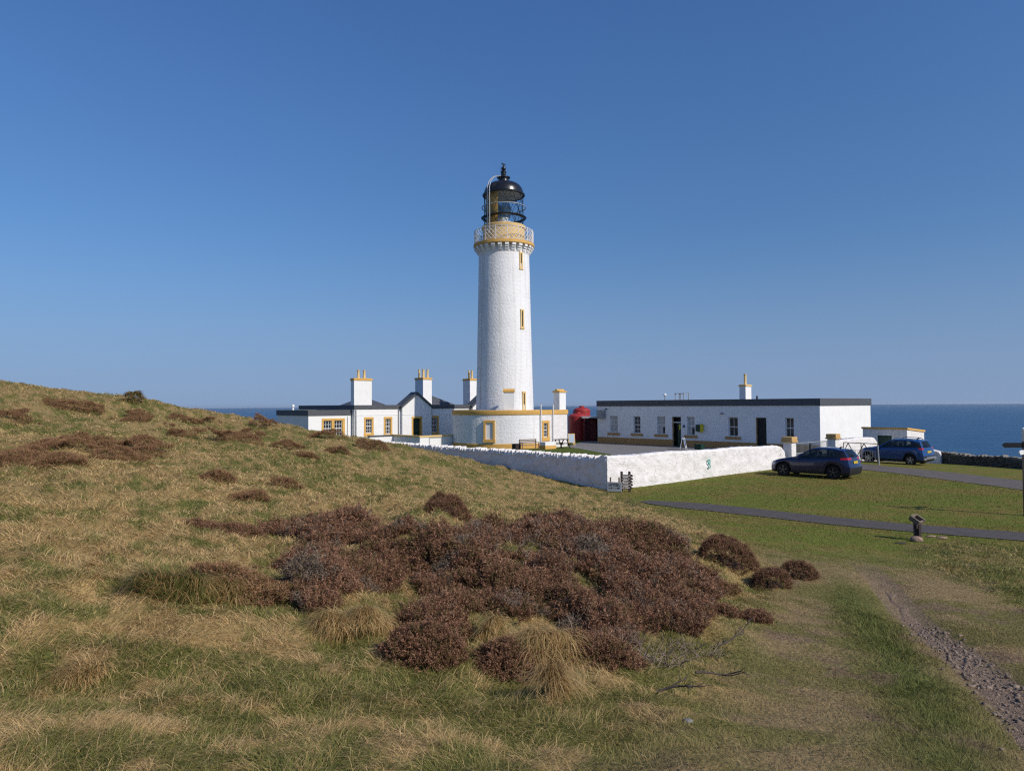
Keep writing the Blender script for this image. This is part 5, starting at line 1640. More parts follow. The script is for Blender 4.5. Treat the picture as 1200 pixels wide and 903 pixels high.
P_NAVY = paint_mat('navy_car_paint', (0.006, 0.009, 0.060))
P_BLUE = paint_mat('blue_car_paint', (0.004, 0.055, 0.205))
HD = Vector((-0.70, 0.714))
make_car('parked_car', 'dark navy crossover parked on the grass in front of the gate', 16.1, 38.75, HD, 4.38, 1.81, 1.59, 2.65, 0.355, P_NAVY,
         belt=[(0, 0.70), (0.12, 0.84), (0.26, 0.96), (0.5, 1.0), (0.8, 1.07), (1, 1.10)],
         top=[(0, 0.78), (0.04, 0.88), (0.14, 0.98), (0.26, 1.06), (0.34, 1.27), (0.43, 1.49), (0.5, 1.565), (0.62, 1.585), (0.78, 1.575), (0.92, 1.535), (1, 1.50)],
         xf=[(0.2, 0.10), (0.35, 0.0), (0.65, 0.02), (0.8, 0.12), (1.0, 0.34), (1.6, 1.0)], xr=[(0.2, 0.12), (0.4, 0.0), (0.62, 0.0), (0.72, 0.06), (0.95, 0.10), (1.10, 0.14), (1.3, 0.27), (1.52, 0.46)],
         hood_end=0.26, ws_end=0.46, sills=((0.36, 0.555), (0.575, 0.735), (0.75, 0.83)), lamp=(0.90, 2, (4, 5)), plate=0.87, alloy=M_DALLOY)
make_car('parked_car', 'bright blue SUV with roof rails parked beside the outbuilding', 25.25, 47.9, Vector((-0.60, 0.80)), 4.34, 1.80, 1.66, 2.67, 0.345, P_BLUE,
         belt=[(0, 0.76), (0.10, 0.94), (0.26, 1.06), (0.5, 1.10), (0.8, 1.14), (1, 1.12)],
         top=[(0, 0.86), (0.03, 0.98), (0.10, 1.06), (0.25, 1.13), (0.33, 1.33), (0.41, 1.55), (0.47, 1.62), (0.6, 1.645), (0.8, 1.63), (0.94, 1.585), (1, 1.55)],
         xf=[(0.2, 0.12), (0.4, 0.0), (0.75, 0.0), (0.95, 0.08), (1.1, 0.25), (1.65, 0.9)], xr=[(0.2, 0.15), (0.4, 0.0), (0.6, 0.0), (0.7, 0.05), (1.05, 0.09), (1.2, 0.16), (1.56, 0.36)],
         hood_end=0.25, ws_end=0.43, sills=((0.335, 0.53), (0.55, 0.71), (0.735, 0.84)), lamp=(0.955, 1, (4, 5)), plate=0.86, alloy=M_ALLOY, skid=True, rails=True, roll=-0.03)

# ------------------------------------------------------------------ heather
def poly_mask(poly, x, y):
    inside = np.zeros(x.shape, bool)
    n = len(poly)
    for i in range(n):
        x0, y0 = poly[i]; x1, y1 = poly[(i + 1) % n]
        c = ((y0 > y) != (y1 > y)) & (x < (x1 - x0) * (y - y0) / (y1 - y0 + 1e-12) + x0)
        inside ^= c
    return inside

def poly_dist(poly, x, y):
    best = np.full(x.shape, 1e9)
    n = len(poly)
    for i in range(n):
        x0, y0 = poly[i]; x1, y1 = poly[(i + 1) % n]
        dx, dy = x1 - x0, y1 - y0
        t = np.clip(((x - x0) * dx + (y - y0) * dy) / (dx * dx + dy * dy + 1e-12), 0, 1)
        best = np.minimum(best, np.hypot(x - x0 - t * dx, y - y0 - t * dy))
    return best

def sprig_template(seed, n=45):
    """upright wiry twig with side shoots clothed in small scale leaves, height 1"""
    r = np.random.default_rng(seed)
    V = []; F = []; T = []
    def tri(a, b, c, t):
        o = len(V); V.extend([a, b, c]); F.append((o, o + 1, o + 2)); T.extend([t, t, t])
    shoots = [((0, 0, 0), (r.uniform(-.1, .1), r.uniform(-.1, .1), 1.0))]
    for k in range(4):
        a = r.uniform(0, 6.28); h = r.uniform(0.2, 0.55); l = r.uniform(0.3, 0.5)
        st = (0, 0, h)
        shoots.append((st, (math.cos(a) * l * 0.6, math.sin(a) * l * 0.6, h + l)))
    for (a, b) in shoots:
        a = np.array(a); b = np.array(b)
        d = b - a; side = np.cross(d, r.normal(size=3)); side /= np.linalg.norm(side)
        tri(a - side * 0.012, a + side * 0.012, b, 0.0)
        m = n // 5
        for k in range(m):
            t = (k + 0.6) / m
            p = a + d * t
            o = r.normal(size=3); o /= np.linalg.norm(o); o[2] = abs(o[2]) * 0.6 + 0.25
            q = np.cross(o, r.normal(size=3)); q /= np.linalg.norm(q)
            l = 0.085 * r.uniform(0.7, 1.3); w = 0.022
            tri(p - q * w, p + q * w, p + o * l * 1.6, t)
    return np.array(V), np.array(F), np.array(T)
SPRIGS = [sprig_template(100 + k) for k in range(5)]

def instance(templates, pos, rotz, tilt, tdir, scale, which):
    """merge rotated, tilted, scaled copies of the templates into arrays; returns V, F, T, owner"""
    Vs, Fs, Ts, Os = [], [], [], []
    off = 0
    for w, (tv, tf, tt) in enumerate(templates):
        ids = np.nonzero(which == w)[0]
        if len(ids) == 0: continue
        c = np.cos(rotz[ids])[:, None]; s = np.sin(rotz[ids])[:, None]
        sc = scale[ids][:, None]
        x = (tv[None, :, 0] * c - tv[None, :, 1] * s) * sc; y = (tv[None, :, 0] * s + tv[None, :, 1] * c) * sc; z = tv[None, :, 2] * sc
        # tilt about the horizontal axis at right angles to tdir
        td = tdir[ids]; cx = np.cos(td)[:, None]; sx = np.sin(td)[:, None]
        al = x * cx + y * sx; ac = -x * sx + y * cx
        ct = np.cos(tilt[ids])[:, None]; st = np.sin(tilt[ids])[:, None]
        al2 = al * ct + z * st; z2 = -al * st + z * ct
        x = al2 * cx - ac * sx; y = al2 * sx + ac * cx
        P_ = np.stack([x + pos[ids, 0:1], y + pos[ids, 1:2], z2 + pos[ids, 2:3]], -1).reshape(-1, 3)
        nv = tv.shape[0]
        f = (tf[None] + (np.arange(len(ids)) * nv)[:, None, None]).reshape(-1, 3) + off
        Vs.append(P_); Fs.append(f); Ts.append(np.tile(tt, len(ids))); Os.append(np.repeat(ids, nv))
        off += len(P_)
    return np.vstack(Vs), np.vstack(Fs), np.concatenate(Ts), np.concatenate(Os)

def heather_col(T, O, hue, n):
    """per-vertex colour: brown-maroon shoots, withered flower tips, some olive and grey sprigs"""
    dark = np.array([0.128, 0.060, 0.034]); tip = np.array([0.290, 0.156, 0.092]); olive = np.array([0.125, 0.088, 0.034]); grey = np.array([0.20, 0.150, 0.108])
    h = hue[O][:, None]
    t = np.clip(T, 0, 1)[:, None] ** 1.5
    base = dark * (1 - t) + tip * t
    base = np.where(h > 0.975, grey, np.where(h < 0.16, olive * (0.8 + 0.5 * t), base))
    return base * (0.75 + 0.55 * ((hue[O] * 37.7) % 1.0))[:, None]

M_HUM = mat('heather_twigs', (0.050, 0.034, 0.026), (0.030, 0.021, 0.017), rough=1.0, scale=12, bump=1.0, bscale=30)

# large heather mass, outline walked on the ground
OUT_PX = [(222, 690), (262, 668), (335, 655), (322, 634), (308, 626), (345, 618), (425, 621), (460, 630), (505, 630), (560, 620), (605, 617), (650, 619), (700, 628), (755, 628), (795, 641), (812, 662),
          (838, 684), (846, 712), (832, 746), (800, 756), (770, 742), (745, 752), (715, 778), (690, 768), (650, 735), (610, 728), (575, 745), (552, 775), (520, 786), (490, 786), (464, 768), (468, 735), (500, 712),
          (450, 700), (400, 712), (375, 722), (350, 722), (318, 700), (270, 700)]
MASS = [(g.x, g.y) for g in (ground_at(*q) for q in OUT_PX)]
GAPS = []
for gx_, gy_, grx, gry in ((345, 642, 0.75, 0.50), (420, 645, 0.75, 0.45), (505, 643, 0.6, 0.40), (752, 657, 0.55, 0.40), (800, 668, 0.35, 0.40), (575, 735, 0.30, 0.22), (600, 640, 0.45, 0.35), (690, 690, 0.28, 0.28)):
    q_ = ground_at(gx_, gy_); GAPS.append((q_.x, q_.y, grx, gry))
def canopy(x, y):
    ins = poly_mask(MASS, x, y)
    wob = 0.25 * (fbm(x * 2.2, y * 2.2, 3, 71) - 0.5)
    d = poly_dist(MASS, x, y) * np.where(ins, 1, -1) + wob
    lump = fbm(x * 1.15, y * 1.15, 3, 72)
    h = sstep(-0.05, 0.28, d) * (0.05 + 0.15 * sstep(0.34, 0.62, lump) + 0.09 * sstep(0.4, 0.7, fbm(x * 2.8, y * 2.8, 2, 75)))
    gap = np.maximum(sstep(0.585, 0.63, fbm(x * 1.3 + 9, y * 0.8, 3, 73)), 0.9 * sstep(0.60, 0.66, fbm(x * 2.9 + 4, y * 1.8, 2, 76)))
    h = h * (1 - 0.85 * gap)
    for (a_, b_, c_, e_) in GAPS:
        h = h * (1 - 0.97 * np.exp(-(((x - a_) / c_) ** 2 + ((y - b_) / e_) ** 2) ** 1.5))
    return h, d

def build_mass():
    xs = [p[0] for p in MASS]; ys = [p[1] for p in MASS]
    n = 52000
    # more sprigs close by
    x = rng.uniform(min(xs) - 0.3, max(xs) + 0.3, n * 3); y = np.exp(rng.uniform(np.log(min(ys) - 0.3), np.log(max(ys) + 0.4), n * 3))
    h, d = canopy(x, y)
    keep = (d > 0.02) & (h > 0.03) & (rng.random(len(x)) < 1.0)
    x, y, h, d = x[keep][:n], y[keep][:n], h[keep][:n], d[keep][:n]
    e = 0.08
    hx = (canopy(x + e, y)[0] - canopy(x - e, y)[0]) / (2 * e); hy = (canopy(x, y + e)[0] - canopy(x, y - e)[0]) / (2 * e)
    tilt = np.clip(np.hypot(hx, hy) * 0.35, 0, 0.7) + np.abs(rng.normal(0, 0.28, len(x)))
    td = np.where(rng.random(len(x)) < 0.75, np.arctan2(-hy, -hx), rng.uniform(0, 6.28, len(x)))
    L = rng.uniform(0.10, 0.24, len(x)) * np.clip(0.7 + 1.2 * h, 0.7, 1.15) * np.clip(y / 9, 0.85, 1.35)
    L = L * np.where(rng.random(len(x)) < 0.09, 1.5, 1.0)
    z = H(x, y) + np.maximum(0, h - L * rng.uniform(0.35, 0.95, len(x)))
    pos = np.stack([x, y, z], 1)
    which = rng.integers(0, len(SPRIGS), len(x))
    V, F, T, O = instance(SPRIGS, pos, rng.uniform(0, 6.28, len(x)), tilt, td, L, which)
    patch = fbm(x * 0.8, y * 0.8, 3, 77)
    hue = np.clip(rng.random(len(x)) + 0.9 * (patch - 0.5), 0.0, 0.999)
    hue = np.where(fbm(x * 1.7, y * 1.7, 3, 79) > 0.70, 0.976 + 0.02 * rng.random(len(x)), hue)
    # a thin twiggy underlayer keeps the ground from showing
    o = np_mesh('heather', V, F, M_HEATH, heather_col(T, O, hue, len(x)))
    tag(o, 'wide mass of dark brown heather on the foreground slope', 'heather', kind='stuff')
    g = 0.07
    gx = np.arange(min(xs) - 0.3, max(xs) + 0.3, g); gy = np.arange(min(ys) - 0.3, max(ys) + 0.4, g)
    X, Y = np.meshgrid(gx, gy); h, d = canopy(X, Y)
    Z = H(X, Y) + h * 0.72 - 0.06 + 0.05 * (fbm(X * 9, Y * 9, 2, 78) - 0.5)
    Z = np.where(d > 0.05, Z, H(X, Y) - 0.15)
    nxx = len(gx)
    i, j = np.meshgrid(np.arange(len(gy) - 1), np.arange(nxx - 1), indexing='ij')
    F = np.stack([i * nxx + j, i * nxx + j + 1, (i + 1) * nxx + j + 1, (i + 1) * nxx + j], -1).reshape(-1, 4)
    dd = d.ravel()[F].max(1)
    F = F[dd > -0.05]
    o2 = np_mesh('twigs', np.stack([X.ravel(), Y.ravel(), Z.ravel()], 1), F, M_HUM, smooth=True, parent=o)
build_mass()

BUSH_ZONES = []
def bush(px, py, rx, h, label, seed, ry=None, n=None, group=None, sc=1.0, depth=None, ragged=0.0):
    """single heather bush; px, py is where its middle meets the ground"""
    g = ground_at(px, py)
    ry = ry or rx * 0.8
    r = np.random.default_rng(seed)
    dist = g.y
    L0 = (0.10 + 0.0022 * dist) * sc
    if n is None:
        n = int(min(9000, max(500, 55 * (rx * ry) / (L0 * L0) * (1.0 if ragged else 2.4))))
    u = r.random(n); a = r.uniform(0, 2 * math.pi, n); rad = np.sqrt(u)
    lob = 0.78 + 0.44 * fbm(np.cos(a) * 1.6 + seed, np.sin(a) * 1.6 + seed * 0.7, 2, seed)
    ex, ey = np.cos(a) * rad * rx * lob, np.sin(a) * rad * ry * lob
    dome = np.sqrt(np.clip(1 - rad ** 2.4, 0, 1)) * (0.72 + 0.56 * fbm(ex / rx * 1.8 + seed, ey / ry * 1.8, 3, seed + 2))
    x = g.x + ex; y = g.y + ey
    if ragged:
        kp = fbm(x * 1.5 + seed, y * 1.5, 3, seed + 4) + 0.25 * (1 - rad) > 0.5 * ragged + 0.27
        x, y, ex, ey, dome, rad = x[kp], y[kp], ex[kp], ey[kp], dome[kp], rad[kp]; n = len(x)
        dome = dome * (0.35 + 1.3 * fbm(x * 2.0, y * 2.0, 2, seed + 6))
    L = r.uniform(0.7, 1.25, n) * L0
    zz = np.maximum(0, h * dome - L * 0.7)
    pos = np.stack([ex, ey, H(x, y) - g.z + zz], 1)
    tilt = np.clip(rad ** 2 * 0.95 + np.abs(r.normal(0, 0.25, n)), 0, 1.45)
    td = np.where(r.random(n) < 0.8, np.arctan2(ey, ex), r.uniform(0, 6.28, n))
    V, F, T, O = instance(SPRIGS, pos, r.uniform(0, 6.28, n), tilt, td, L, r.integers(0, len(SPRIGS), n))
    hue = np.clip(r.random(n) * 0.95, 0, 0.999)
    o = np_mesh('heather_bush', V, F, M_HEATH, heather_col(T, O, hue, n) * (1.0 + 0.25 * bool(ragged)) * (np.array([1.0, 1.06, 0.95]) if ragged else 1))
    o.location = (g.x, g.y, g.z)
    tag(o, label, 'heather bush', group)
    BUSH_ZONES.append((g.x, g.y, rx * 0.95, ry * 0.95)) if not ragged else None
    if ragged:
        return o
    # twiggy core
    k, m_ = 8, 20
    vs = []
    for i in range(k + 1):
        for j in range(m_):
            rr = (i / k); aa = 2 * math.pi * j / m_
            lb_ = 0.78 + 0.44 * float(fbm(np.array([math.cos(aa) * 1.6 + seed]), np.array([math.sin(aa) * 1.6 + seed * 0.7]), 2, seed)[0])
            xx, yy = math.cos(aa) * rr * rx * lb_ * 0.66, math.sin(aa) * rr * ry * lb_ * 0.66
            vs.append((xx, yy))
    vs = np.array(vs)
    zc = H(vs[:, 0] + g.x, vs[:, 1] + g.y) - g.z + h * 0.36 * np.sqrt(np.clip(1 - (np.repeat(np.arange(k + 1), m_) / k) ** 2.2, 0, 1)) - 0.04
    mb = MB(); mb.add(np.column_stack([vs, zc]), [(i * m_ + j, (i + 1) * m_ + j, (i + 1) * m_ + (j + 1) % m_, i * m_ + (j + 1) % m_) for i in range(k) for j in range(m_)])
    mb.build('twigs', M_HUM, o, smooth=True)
    return o
bush(525, 602, 0.40, 0.36, 'round heather bush standing alone above the top edge of the heather mass', 1)
bush(854, 660, 0.46, 0.42, 'dark round heather bush at the right tip of the heather mass', 2)
bush(904, 686, 0.27, 0.28, 'small dark heather bush on the slope below the round bush at the right', 3)
bush(937, 676, 0.26, 0.26, 'low heather bush with a grassy tail, rightmost on the foreground slope', 4)
bush(850, 722, 0.13, 0.12, 'small heather tuft left of its twin beside the trodden turf', 5)
bush(886, 727, 0.11, 0.11, 'small heather tuft right of its twin beside the trodden turf', 6)
bush(838, 690, 0.36, 0.16, 'scrubby heather bush joining the right edge of the heather mass', 7, ragged=0.4)
bush(280, 628, 0.30, 0.16, 'low heather bush in straw grass left of the heather mass', 8)
bush(240, 622, 0.22, 0.12, 'flat heather tuft in straw grass farthest left of the heather mass', 9)
# hillside bushes on the left, each at its own spot
HB = [(240, 516, 1.35, 0.75, 'dome of heather in the middle of a row on the hill shoulder'), (283, 517, 0.9, 0.6, 'heather dome right of the biggest dome on the hill shoulder'), (305, 517, 0.95, 0.55, 'pale heather dome third along the hill shoulder'),
      (340, 527, 0.75, 0.5, 'heather clump below the hill shoulder, below the white side wing'), (300, 498, 1.1, 0.75, 'dark heather clump on the skyline left of the side wing'), (385, 513, 1.0, 0.6, 'heather clump on the ridge under the paired window'),
      (430, 525, 1.0, 0.55, 'rightmost heather clump on the ridge below the cottage'), (100, 524, 1.5, 0.36, 'long heather band across the upper left hillside'), (165, 526, 1.7, 0.34, 'second long heather band right of the upper left one'),
      (40, 543, 1.0, 0.32, 'wide pale heather clump at the left edge of the picture'), (14, 533, 1.1, 0.26, 'flat heather band above the wide pale clump at the left edge'), (80, 542, 0.6, 0.26, 'low heather clump right of the wide pale clump at the left edge'),
      (30, 492, 1.2, 0.4, 'low heather clump high on the left hillside'), (95, 478, 1.6, 0.4, 'heather band on the left hillside below the skyline'), (165, 492, 1.5, 0.4, 'heather clump below the grassy skyline knoll'),
      (215, 494, 1.0, 0.4, 'small heather clump right of the grassy skyline knoll'), (255, 497, 0.9, 0.4, 'heather clump near the dip of the skyline'), (256, 560, 0.35, 0.22, 'small dark heather tuft alone in the middle of the hillside'),
      (330, 571, 0.42, 0.24, 'heather tuft in straw grass on the hillside above the heather mass'), (292, 586, 0.32, 0.20, 'twiggy heather tuft left above the heather mass'), (355, 535, 0.5, 0.3, 'small heather clump under the ridge of the hill'),
      (400, 530, 0.6, 0.3, 'tiny heather clump at the ridge foot left of the white wall')]
for k, (px, py, rx, h, lab) in enumerate(HB):
    bush(px, py, rx * 0.95, h * 0.5 + 0.06, lab, 200 + k, ry=rx * 0.6, ragged=0.67, group='heather bushes on the left hillside')

# ------------------------------------------------------------------ grass blades
def blades(x, y, z, L, w, lean, ldir, col, segs=2):
    """curved blades as strips; returns V,F(quads with a degenerate-free tip),C"""
    n = len(x)
    yaw = rng.uniform(0, 2 * math.pi, n)
    px, py = np.cos(yaw) * w / 2, np.sin(yaw) * w / 2
    V = []
    lv = [0.0, 0.45, 0.8, 1.0]
    for t in lv:
        ang = lean * (0.35 + 0.65 * t)
        out = L * t * np.sin(ang); up = L * t * np.cos(ang) * np.where(lean > 1.2, 0.8, 1)
        cx = x + np.cos(ldir) * out; cy = y + np.sin(ldir) * out; cz = z + np.maximum(up, 0.004 + 0 * up)
        if t < 1:
            k = 1 - 0.35 * t
            V.append(np.stack([cx - px * k, cy - py * k, cz], 1)); V.append(np.stack([cx + px * k, cy + py * k, cz], 1))
        else:
            V.append(np.stack([cx - px * 0.15, cy - py * 0.15, cz], 1)); V.append(np.stack([cx + px * 0.15, cy + py * 0.15, cz], 1))
    V = np.stack(V, 1)            # n, 8, 3
    m = 8
    base = (np.arange(n) * m)[:, None]
    F = np.concatenate([base + np.array([[2 * k, 2 * k + 1, 2 * k + 3, 2 * k + 2]]) for k in range(3)], 1).reshape(-1, 4)
    C = np.repeat(col, m, axis=0)
    return V.reshape(-1, 3), F, C

def in_heather(x, y):
    h, d = canopy(x, y)
    m = (d > 0.06) & (h > 0.07)
    for (bx_, by_, rx, ry) in BUSH_ZONES:
        m |= ((x - bx_) / rx) ** 2 + ((y - by_) / ry) ** 2 < 0.8
    return m

def path_block(x, y):
    m = np.zeros(x.shape, bool)
    for pts, hw in ((smooth_line(PATH), 0.85), (smooth_line(DRIVE), 1.7)):
        for (x0, y0), (x1, y1) in zip(pts[:-1], pts[1:]):
            dx, dy = x1 - x0, y1 - y0
            t = np.clip(((x - x0) * dx + (y - y0) * dy) / (dx * dx + dy * dy), 0, 1)
            m |= np.hypot(x - x0 - t * dx, y - y0 - t * dy) < hw
    return m

def grass_col(x, y, straw_p):
    n = len(x)
    c = palette(x, y)
    straw = np.array([0.60, 0.420, 0.205]); straw2 = np.array([0.42, 0.265, 0.115]); green = np.array([0.172, 0.160, 0.045]); dkg = np.array([0.100, 0.102, 0.027])
    r = rng.random(n); q = rng.random(n)
    s = np.where((q < 0.6)[:, None], straw, straw2); g = np.where((q < 0.55)[:, None], green, dkg)
    k = (r < straw_p)[:, None]
    col = np.where(k, s, g)
    return (0.72 * col + 0.28 * c * 1.2) * 1.28, r < straw_p

def build_grass():
    Vs, Fs, Cs, off = [], [], [], 0
    for (r0, r1, dens) in ((2.0, 4.5, 14000), (4.5, 7.5, 7500), (7.5, 12, 2500), (12, 19, 1000), (19, 28, 420), (28, 45, 170)):
        area = 0.5 * (r1 * r1 - r0 * r0) * R(82)
        n = int(area * dens)
        th = rng.uniform(R(-41), R(41), n); rad = np.sqrt(rng.uniform(r0 * r0, r1 * r1, n))
        x = np.sin(th) * rad; y = np.cos(th) * rad
        a, b = ab(x, y)
        keep = ~((np.minimum(a, b) > -0.1)) & ~path_block(x, y) & (~in_heather(x, y) | (rng.random(n) < 0.13))
        td = trail_dist(x, y)
        keep &= ~((td < 0.10 + 0.20 * vnoise(x * 4.5, y * 4.5, 3)) & (y < 12))
        x, y, rad, td = x[keep], y[keep], rad[keep], td[keep]
        rm = rough_mask(x, y); rr = right_mask(x, y)
        strip_ = np.exp(-((td - 0.7) / 0.38) ** 2) * sstep(14, 9, y)
        strip_ = np.where(x < np.interp(y, [t[1] for t in TRAIL], [t[0] for t in TRAIL]), strip_, strip_ * 0.25)
        rough = np.maximum(np.maximum(rm, rr * 0.85), strip_ * 0.8)
        dens_n = fbm(x * 1.3, y * 1.3, 3, 55)
        keep = rng.random(len(x)) < np.where(rough > 0.4, 1.0, 0.75) * (0.55 + 0.9 * dens_n)
        x, y, rad, rm, rr, rough, strip_ = x[keep], y[keep], rad[keep], rm[keep], rr[keep], rough[keep], strip_[keep]
        n = len(x)
        gsel = 1 - straw_field(x, y)
        sp = rm * (0.80 - 0.52 * gsel) + (1 - rm) * (0.66 - 0.30 * gsel)
        sp = sp * (1 - rr) + rr * 0.16
        sp = sp * (1 - np.clip(strip_, 0, 1)) + 0.12 * np.clip(strip_, 0, 1)
        # open lawn farther off is greener
        lawn = (1 - rm) * (1 - rr) * sstep(14, 20, y)
        sp = sp * (1 - lawn) + lawn * 0.35
        col, isS = grass_col(x, y, sp)
        lw = (0.75 * np.clip((1 - rm) * (1 - rr), 0, 1))[:, None]
        col = col * (1 - lw) + palette(x, y) * 1.25 * rng.uniform(0.8, 1.2, n)[:, None] * lw
        tall = 0.55 + 0.9 * fbm(x * 0.9, y * 0.9, 3, 57)
        L = (0.022 + 0.024 * rng.random(n)) * (1 - rough) + rough * rng.uniform(0.05, 0.15, n) * tall
        L = L * np.where(isS, 1.1, 0.75) * np.interp(rad, [2, 5, 9], [0.66, 0.8, 1.0])
        wd = np.clip(0.00062 * rad, 0.0019, 0.02) * rng.uniform(0.7, 1.3, n)
        L = np.maximum(L, wd * 3.0)
        cw_ = 0.20
        wx = x / cw_ + 1.2 * fbm(x * 4, y * 4, 2, 61); wy = y / cw_ + 1.2 * fbm(x * 4, y * 4, 2, 62)
        tuft = _hash(np.floor(wx), np.floor(wy), 5) * 6.283
        ldir = np.where(rng.random(n) < 0.7, tuft + rng.normal(0, 0.5, n), rng.uniform(0, 6.28, n))
        lean = np.where(isS, rng.uniform(0.95, 1.6, n), rng.uniform(0.35, 1.25, n))
        z = H(x, y) - 0.008
        V, F, C = blades(x, y, z, L, wd, lean, ldir, col)
        Vs.append(V); Fs.append(F + off); Cs.append(C); off += len(V)
    o = np_mesh('grass', np.vstack(Vs), np.vstack(Fs), M_BLADE, np.vstack(Cs))
    tag(o, 'rough straw and green grass covering the hillside and verges', 'grass', kind='stuff')
    print('grass quads', sum(len(f) for f in Fs))

# individual overhanging tussocks
def tussock(px, py, r0, L, label, seed, n=1500, green=0.1, droop=1.9, mound=0.2, tint=1.0, flow=None, spread=0.8):
    g = ground_at(px, py)
    r = np.random.default_rng(seed)
    n = int(n * 1.7)
    a = r.uniform(0, 2 * math.pi, n); rad = np.sqrt(r.random(n)) * r0 * (0.6 + 0.8 * fbm(np.cos(a) * 1.3 + seed, np.sin(a) * 1.3, 2, seed + 3))
    x0, y0 = np.cos(a) * rad, np.sin(a) * rad
    z0 = mound * np.sqrt(np.clip(1 - (rad / r0) ** 2, 0, 1)) * (0.5 + fbm(x0 * 9 + seed, y0 * 9, 2, seed + 8))
    gz = H(g.x + x0, g.y + y0) - g.z
    kink = 2.2 * (fbm(x0 * 9 / r0 * 0.25 + seed, y0 * 9 / r0 * 0.25, 2, seed) - 0.5) * 2
    ld = (a + r.normal(0, 0.6, n) if flow is None else flow + r.normal(0, spread, n)) + kink
    ln = L * r.uniform(0.3, 1.2, n); w = r.uniform(0.0018, 0.0042, n) * max(1, g.y / 6)
    steps = 6
    V = np.zeros((n, (steps + 1) * 2, 3))
    cx, cy, cz = x0.copy(), y0.copy(), z0 + gz
    lean = r.uniform(0.1, 0.7, n) + 0.6 * rad / r0
    dl = droop * r.uniform(0.6, 1.2, n)
    px_, py_ = -np.sin(ld) * w / 2, np.cos(ld) * w / 2
    for k in range(steps + 1):
        f = 1 - 0.8 * (k / steps) ** 2
        V[:, 2 * k] = np.stack([cx - px_ * f, cy - py_ * f, cz], 1); V[:, 2 * k + 1] = np.stack([cx + px_ * f, cy + py_ * f, cz], 1)
        an_ = np.minimum(lean + dl * k / steps, 2.9)
        cx = cx + np.cos(ld) * np.sin(an_) * ln / steps; cy = cy + np.sin(ld) * np.sin(an_) * ln / steps; cz = cz + np.cos(an_) * ln / steps
        fl = H(g.x + cx, g.y + cy) - g.z + 0.01
        cz = np.maximum(cz, fl)
    m_ = (steps + 1) * 2
    base = (np.arange(n) * m_)[:, None]
    F = np.concatenate([base + np.array([[2 * k, 2 * k + 1, 2 * k + 3, 2 * k + 2]]) for k in range(steps)], 1).reshape(-1, 4)
    q = r.random(n)
    col = np.where((q < green)[:, None], np.array([0.11, 0.14, 0.032]), np.where((q < 0.6)[:, None], np.array([0.62, 0.44, 0.20]), np.array([0.46, 0.28, 0.11]))) * tint * r.uniform(0.75, 1.2, n)[:, None]
    o = np_mesh('grass_tussock', V.reshape(-1, 3), F, M_BLADE, np.repeat(col, m_, axis=0))
    o.location = (g.x, g.y, g.z)
    return tag(o, label, 'grass tussock')
FC = -math.pi / 2
tussock(640, 772, 0.21, 0.25, 'big straw tussock drooping over a dark hollow at the front of the heather', 1, n=1700, mound=0.16, flow=FC + 0.15, spread=1.0, droop=2.3)
tussock(650, 812, 0.12, 0.26, 'reddish straw tuft hanging below the big drooping tussock', 2, n=600, mound=0.12, tint=0.85, green=0.0, flow=FC, spread=0.5, droop=1.6)
tussock(430, 735, 0.15, 0.19, 'straw tussock between two lobes of heather left of the reddish bush', 3, n=1300, mound=0.10, flow=FC, spread=0.8, droop=2.0)
tussock(395, 740, 0.14, 0.22, 'pale straw tussock at the lower left edge of the heather', 4, n=800, mound=0.08, flow=FC - 0.5, spread=0.8, droop=2.0)
tussock(205, 700, 0.30, 0.27, 'large green-topped tussock arching over a dark hollow on the left', 5, n=1900, green=0.55, mound=0.14, flow=FC - 0.7, spread=0.8, droop=1.9)
tussock(265, 700, 0.20, 0.24, 'straw tussock right of the large green-topped tussock', 6, n=900, green=0.25, mound=0.10, flow=FC, spread=0.9)
tussock(100, 795, 0.12, 0.17, 'small bleached tussock in the lower left turf', 7, n=500, mound=0.05, flow=FC - 0.4, spread=0.9)
tussock(575, 752, 0.14, 0.18, 'straw tussock tangled in the heather left of the big drooping one', 8, n=900, green=0.15, mound=0.12, flow=FC, spread=0.9)
bush(272, 690, 0.42, 0.16, 'low flat heather lobe at the left tip of the mass, behind the straw tussock', 41, ragged=0.3)
bush(318, 708, 0.30, 0.15, 'small reddish heather lobe hanging below the left arm of the mass', 42, ragged=0.25)
bush(498, 772, 0.24, 0.22, 'reddish dark heather bush at the front left lobe of the mass', 31)
bush(600, 782, 0.20, 0.14, 'dark scrubby heather bush at the left foot of the big drooping tussock', 33)
bush(700, 772, 0.30, 0.16, 'twiggy heather clump right of the big drooping tussock', 32)
tussock(158, 471, 0.42, 0.26, 'grassy knoll tuft standing up on the left skyline', 9, n=1100, green=0.35, mound=0.40, tint=0.8)
build_grass()

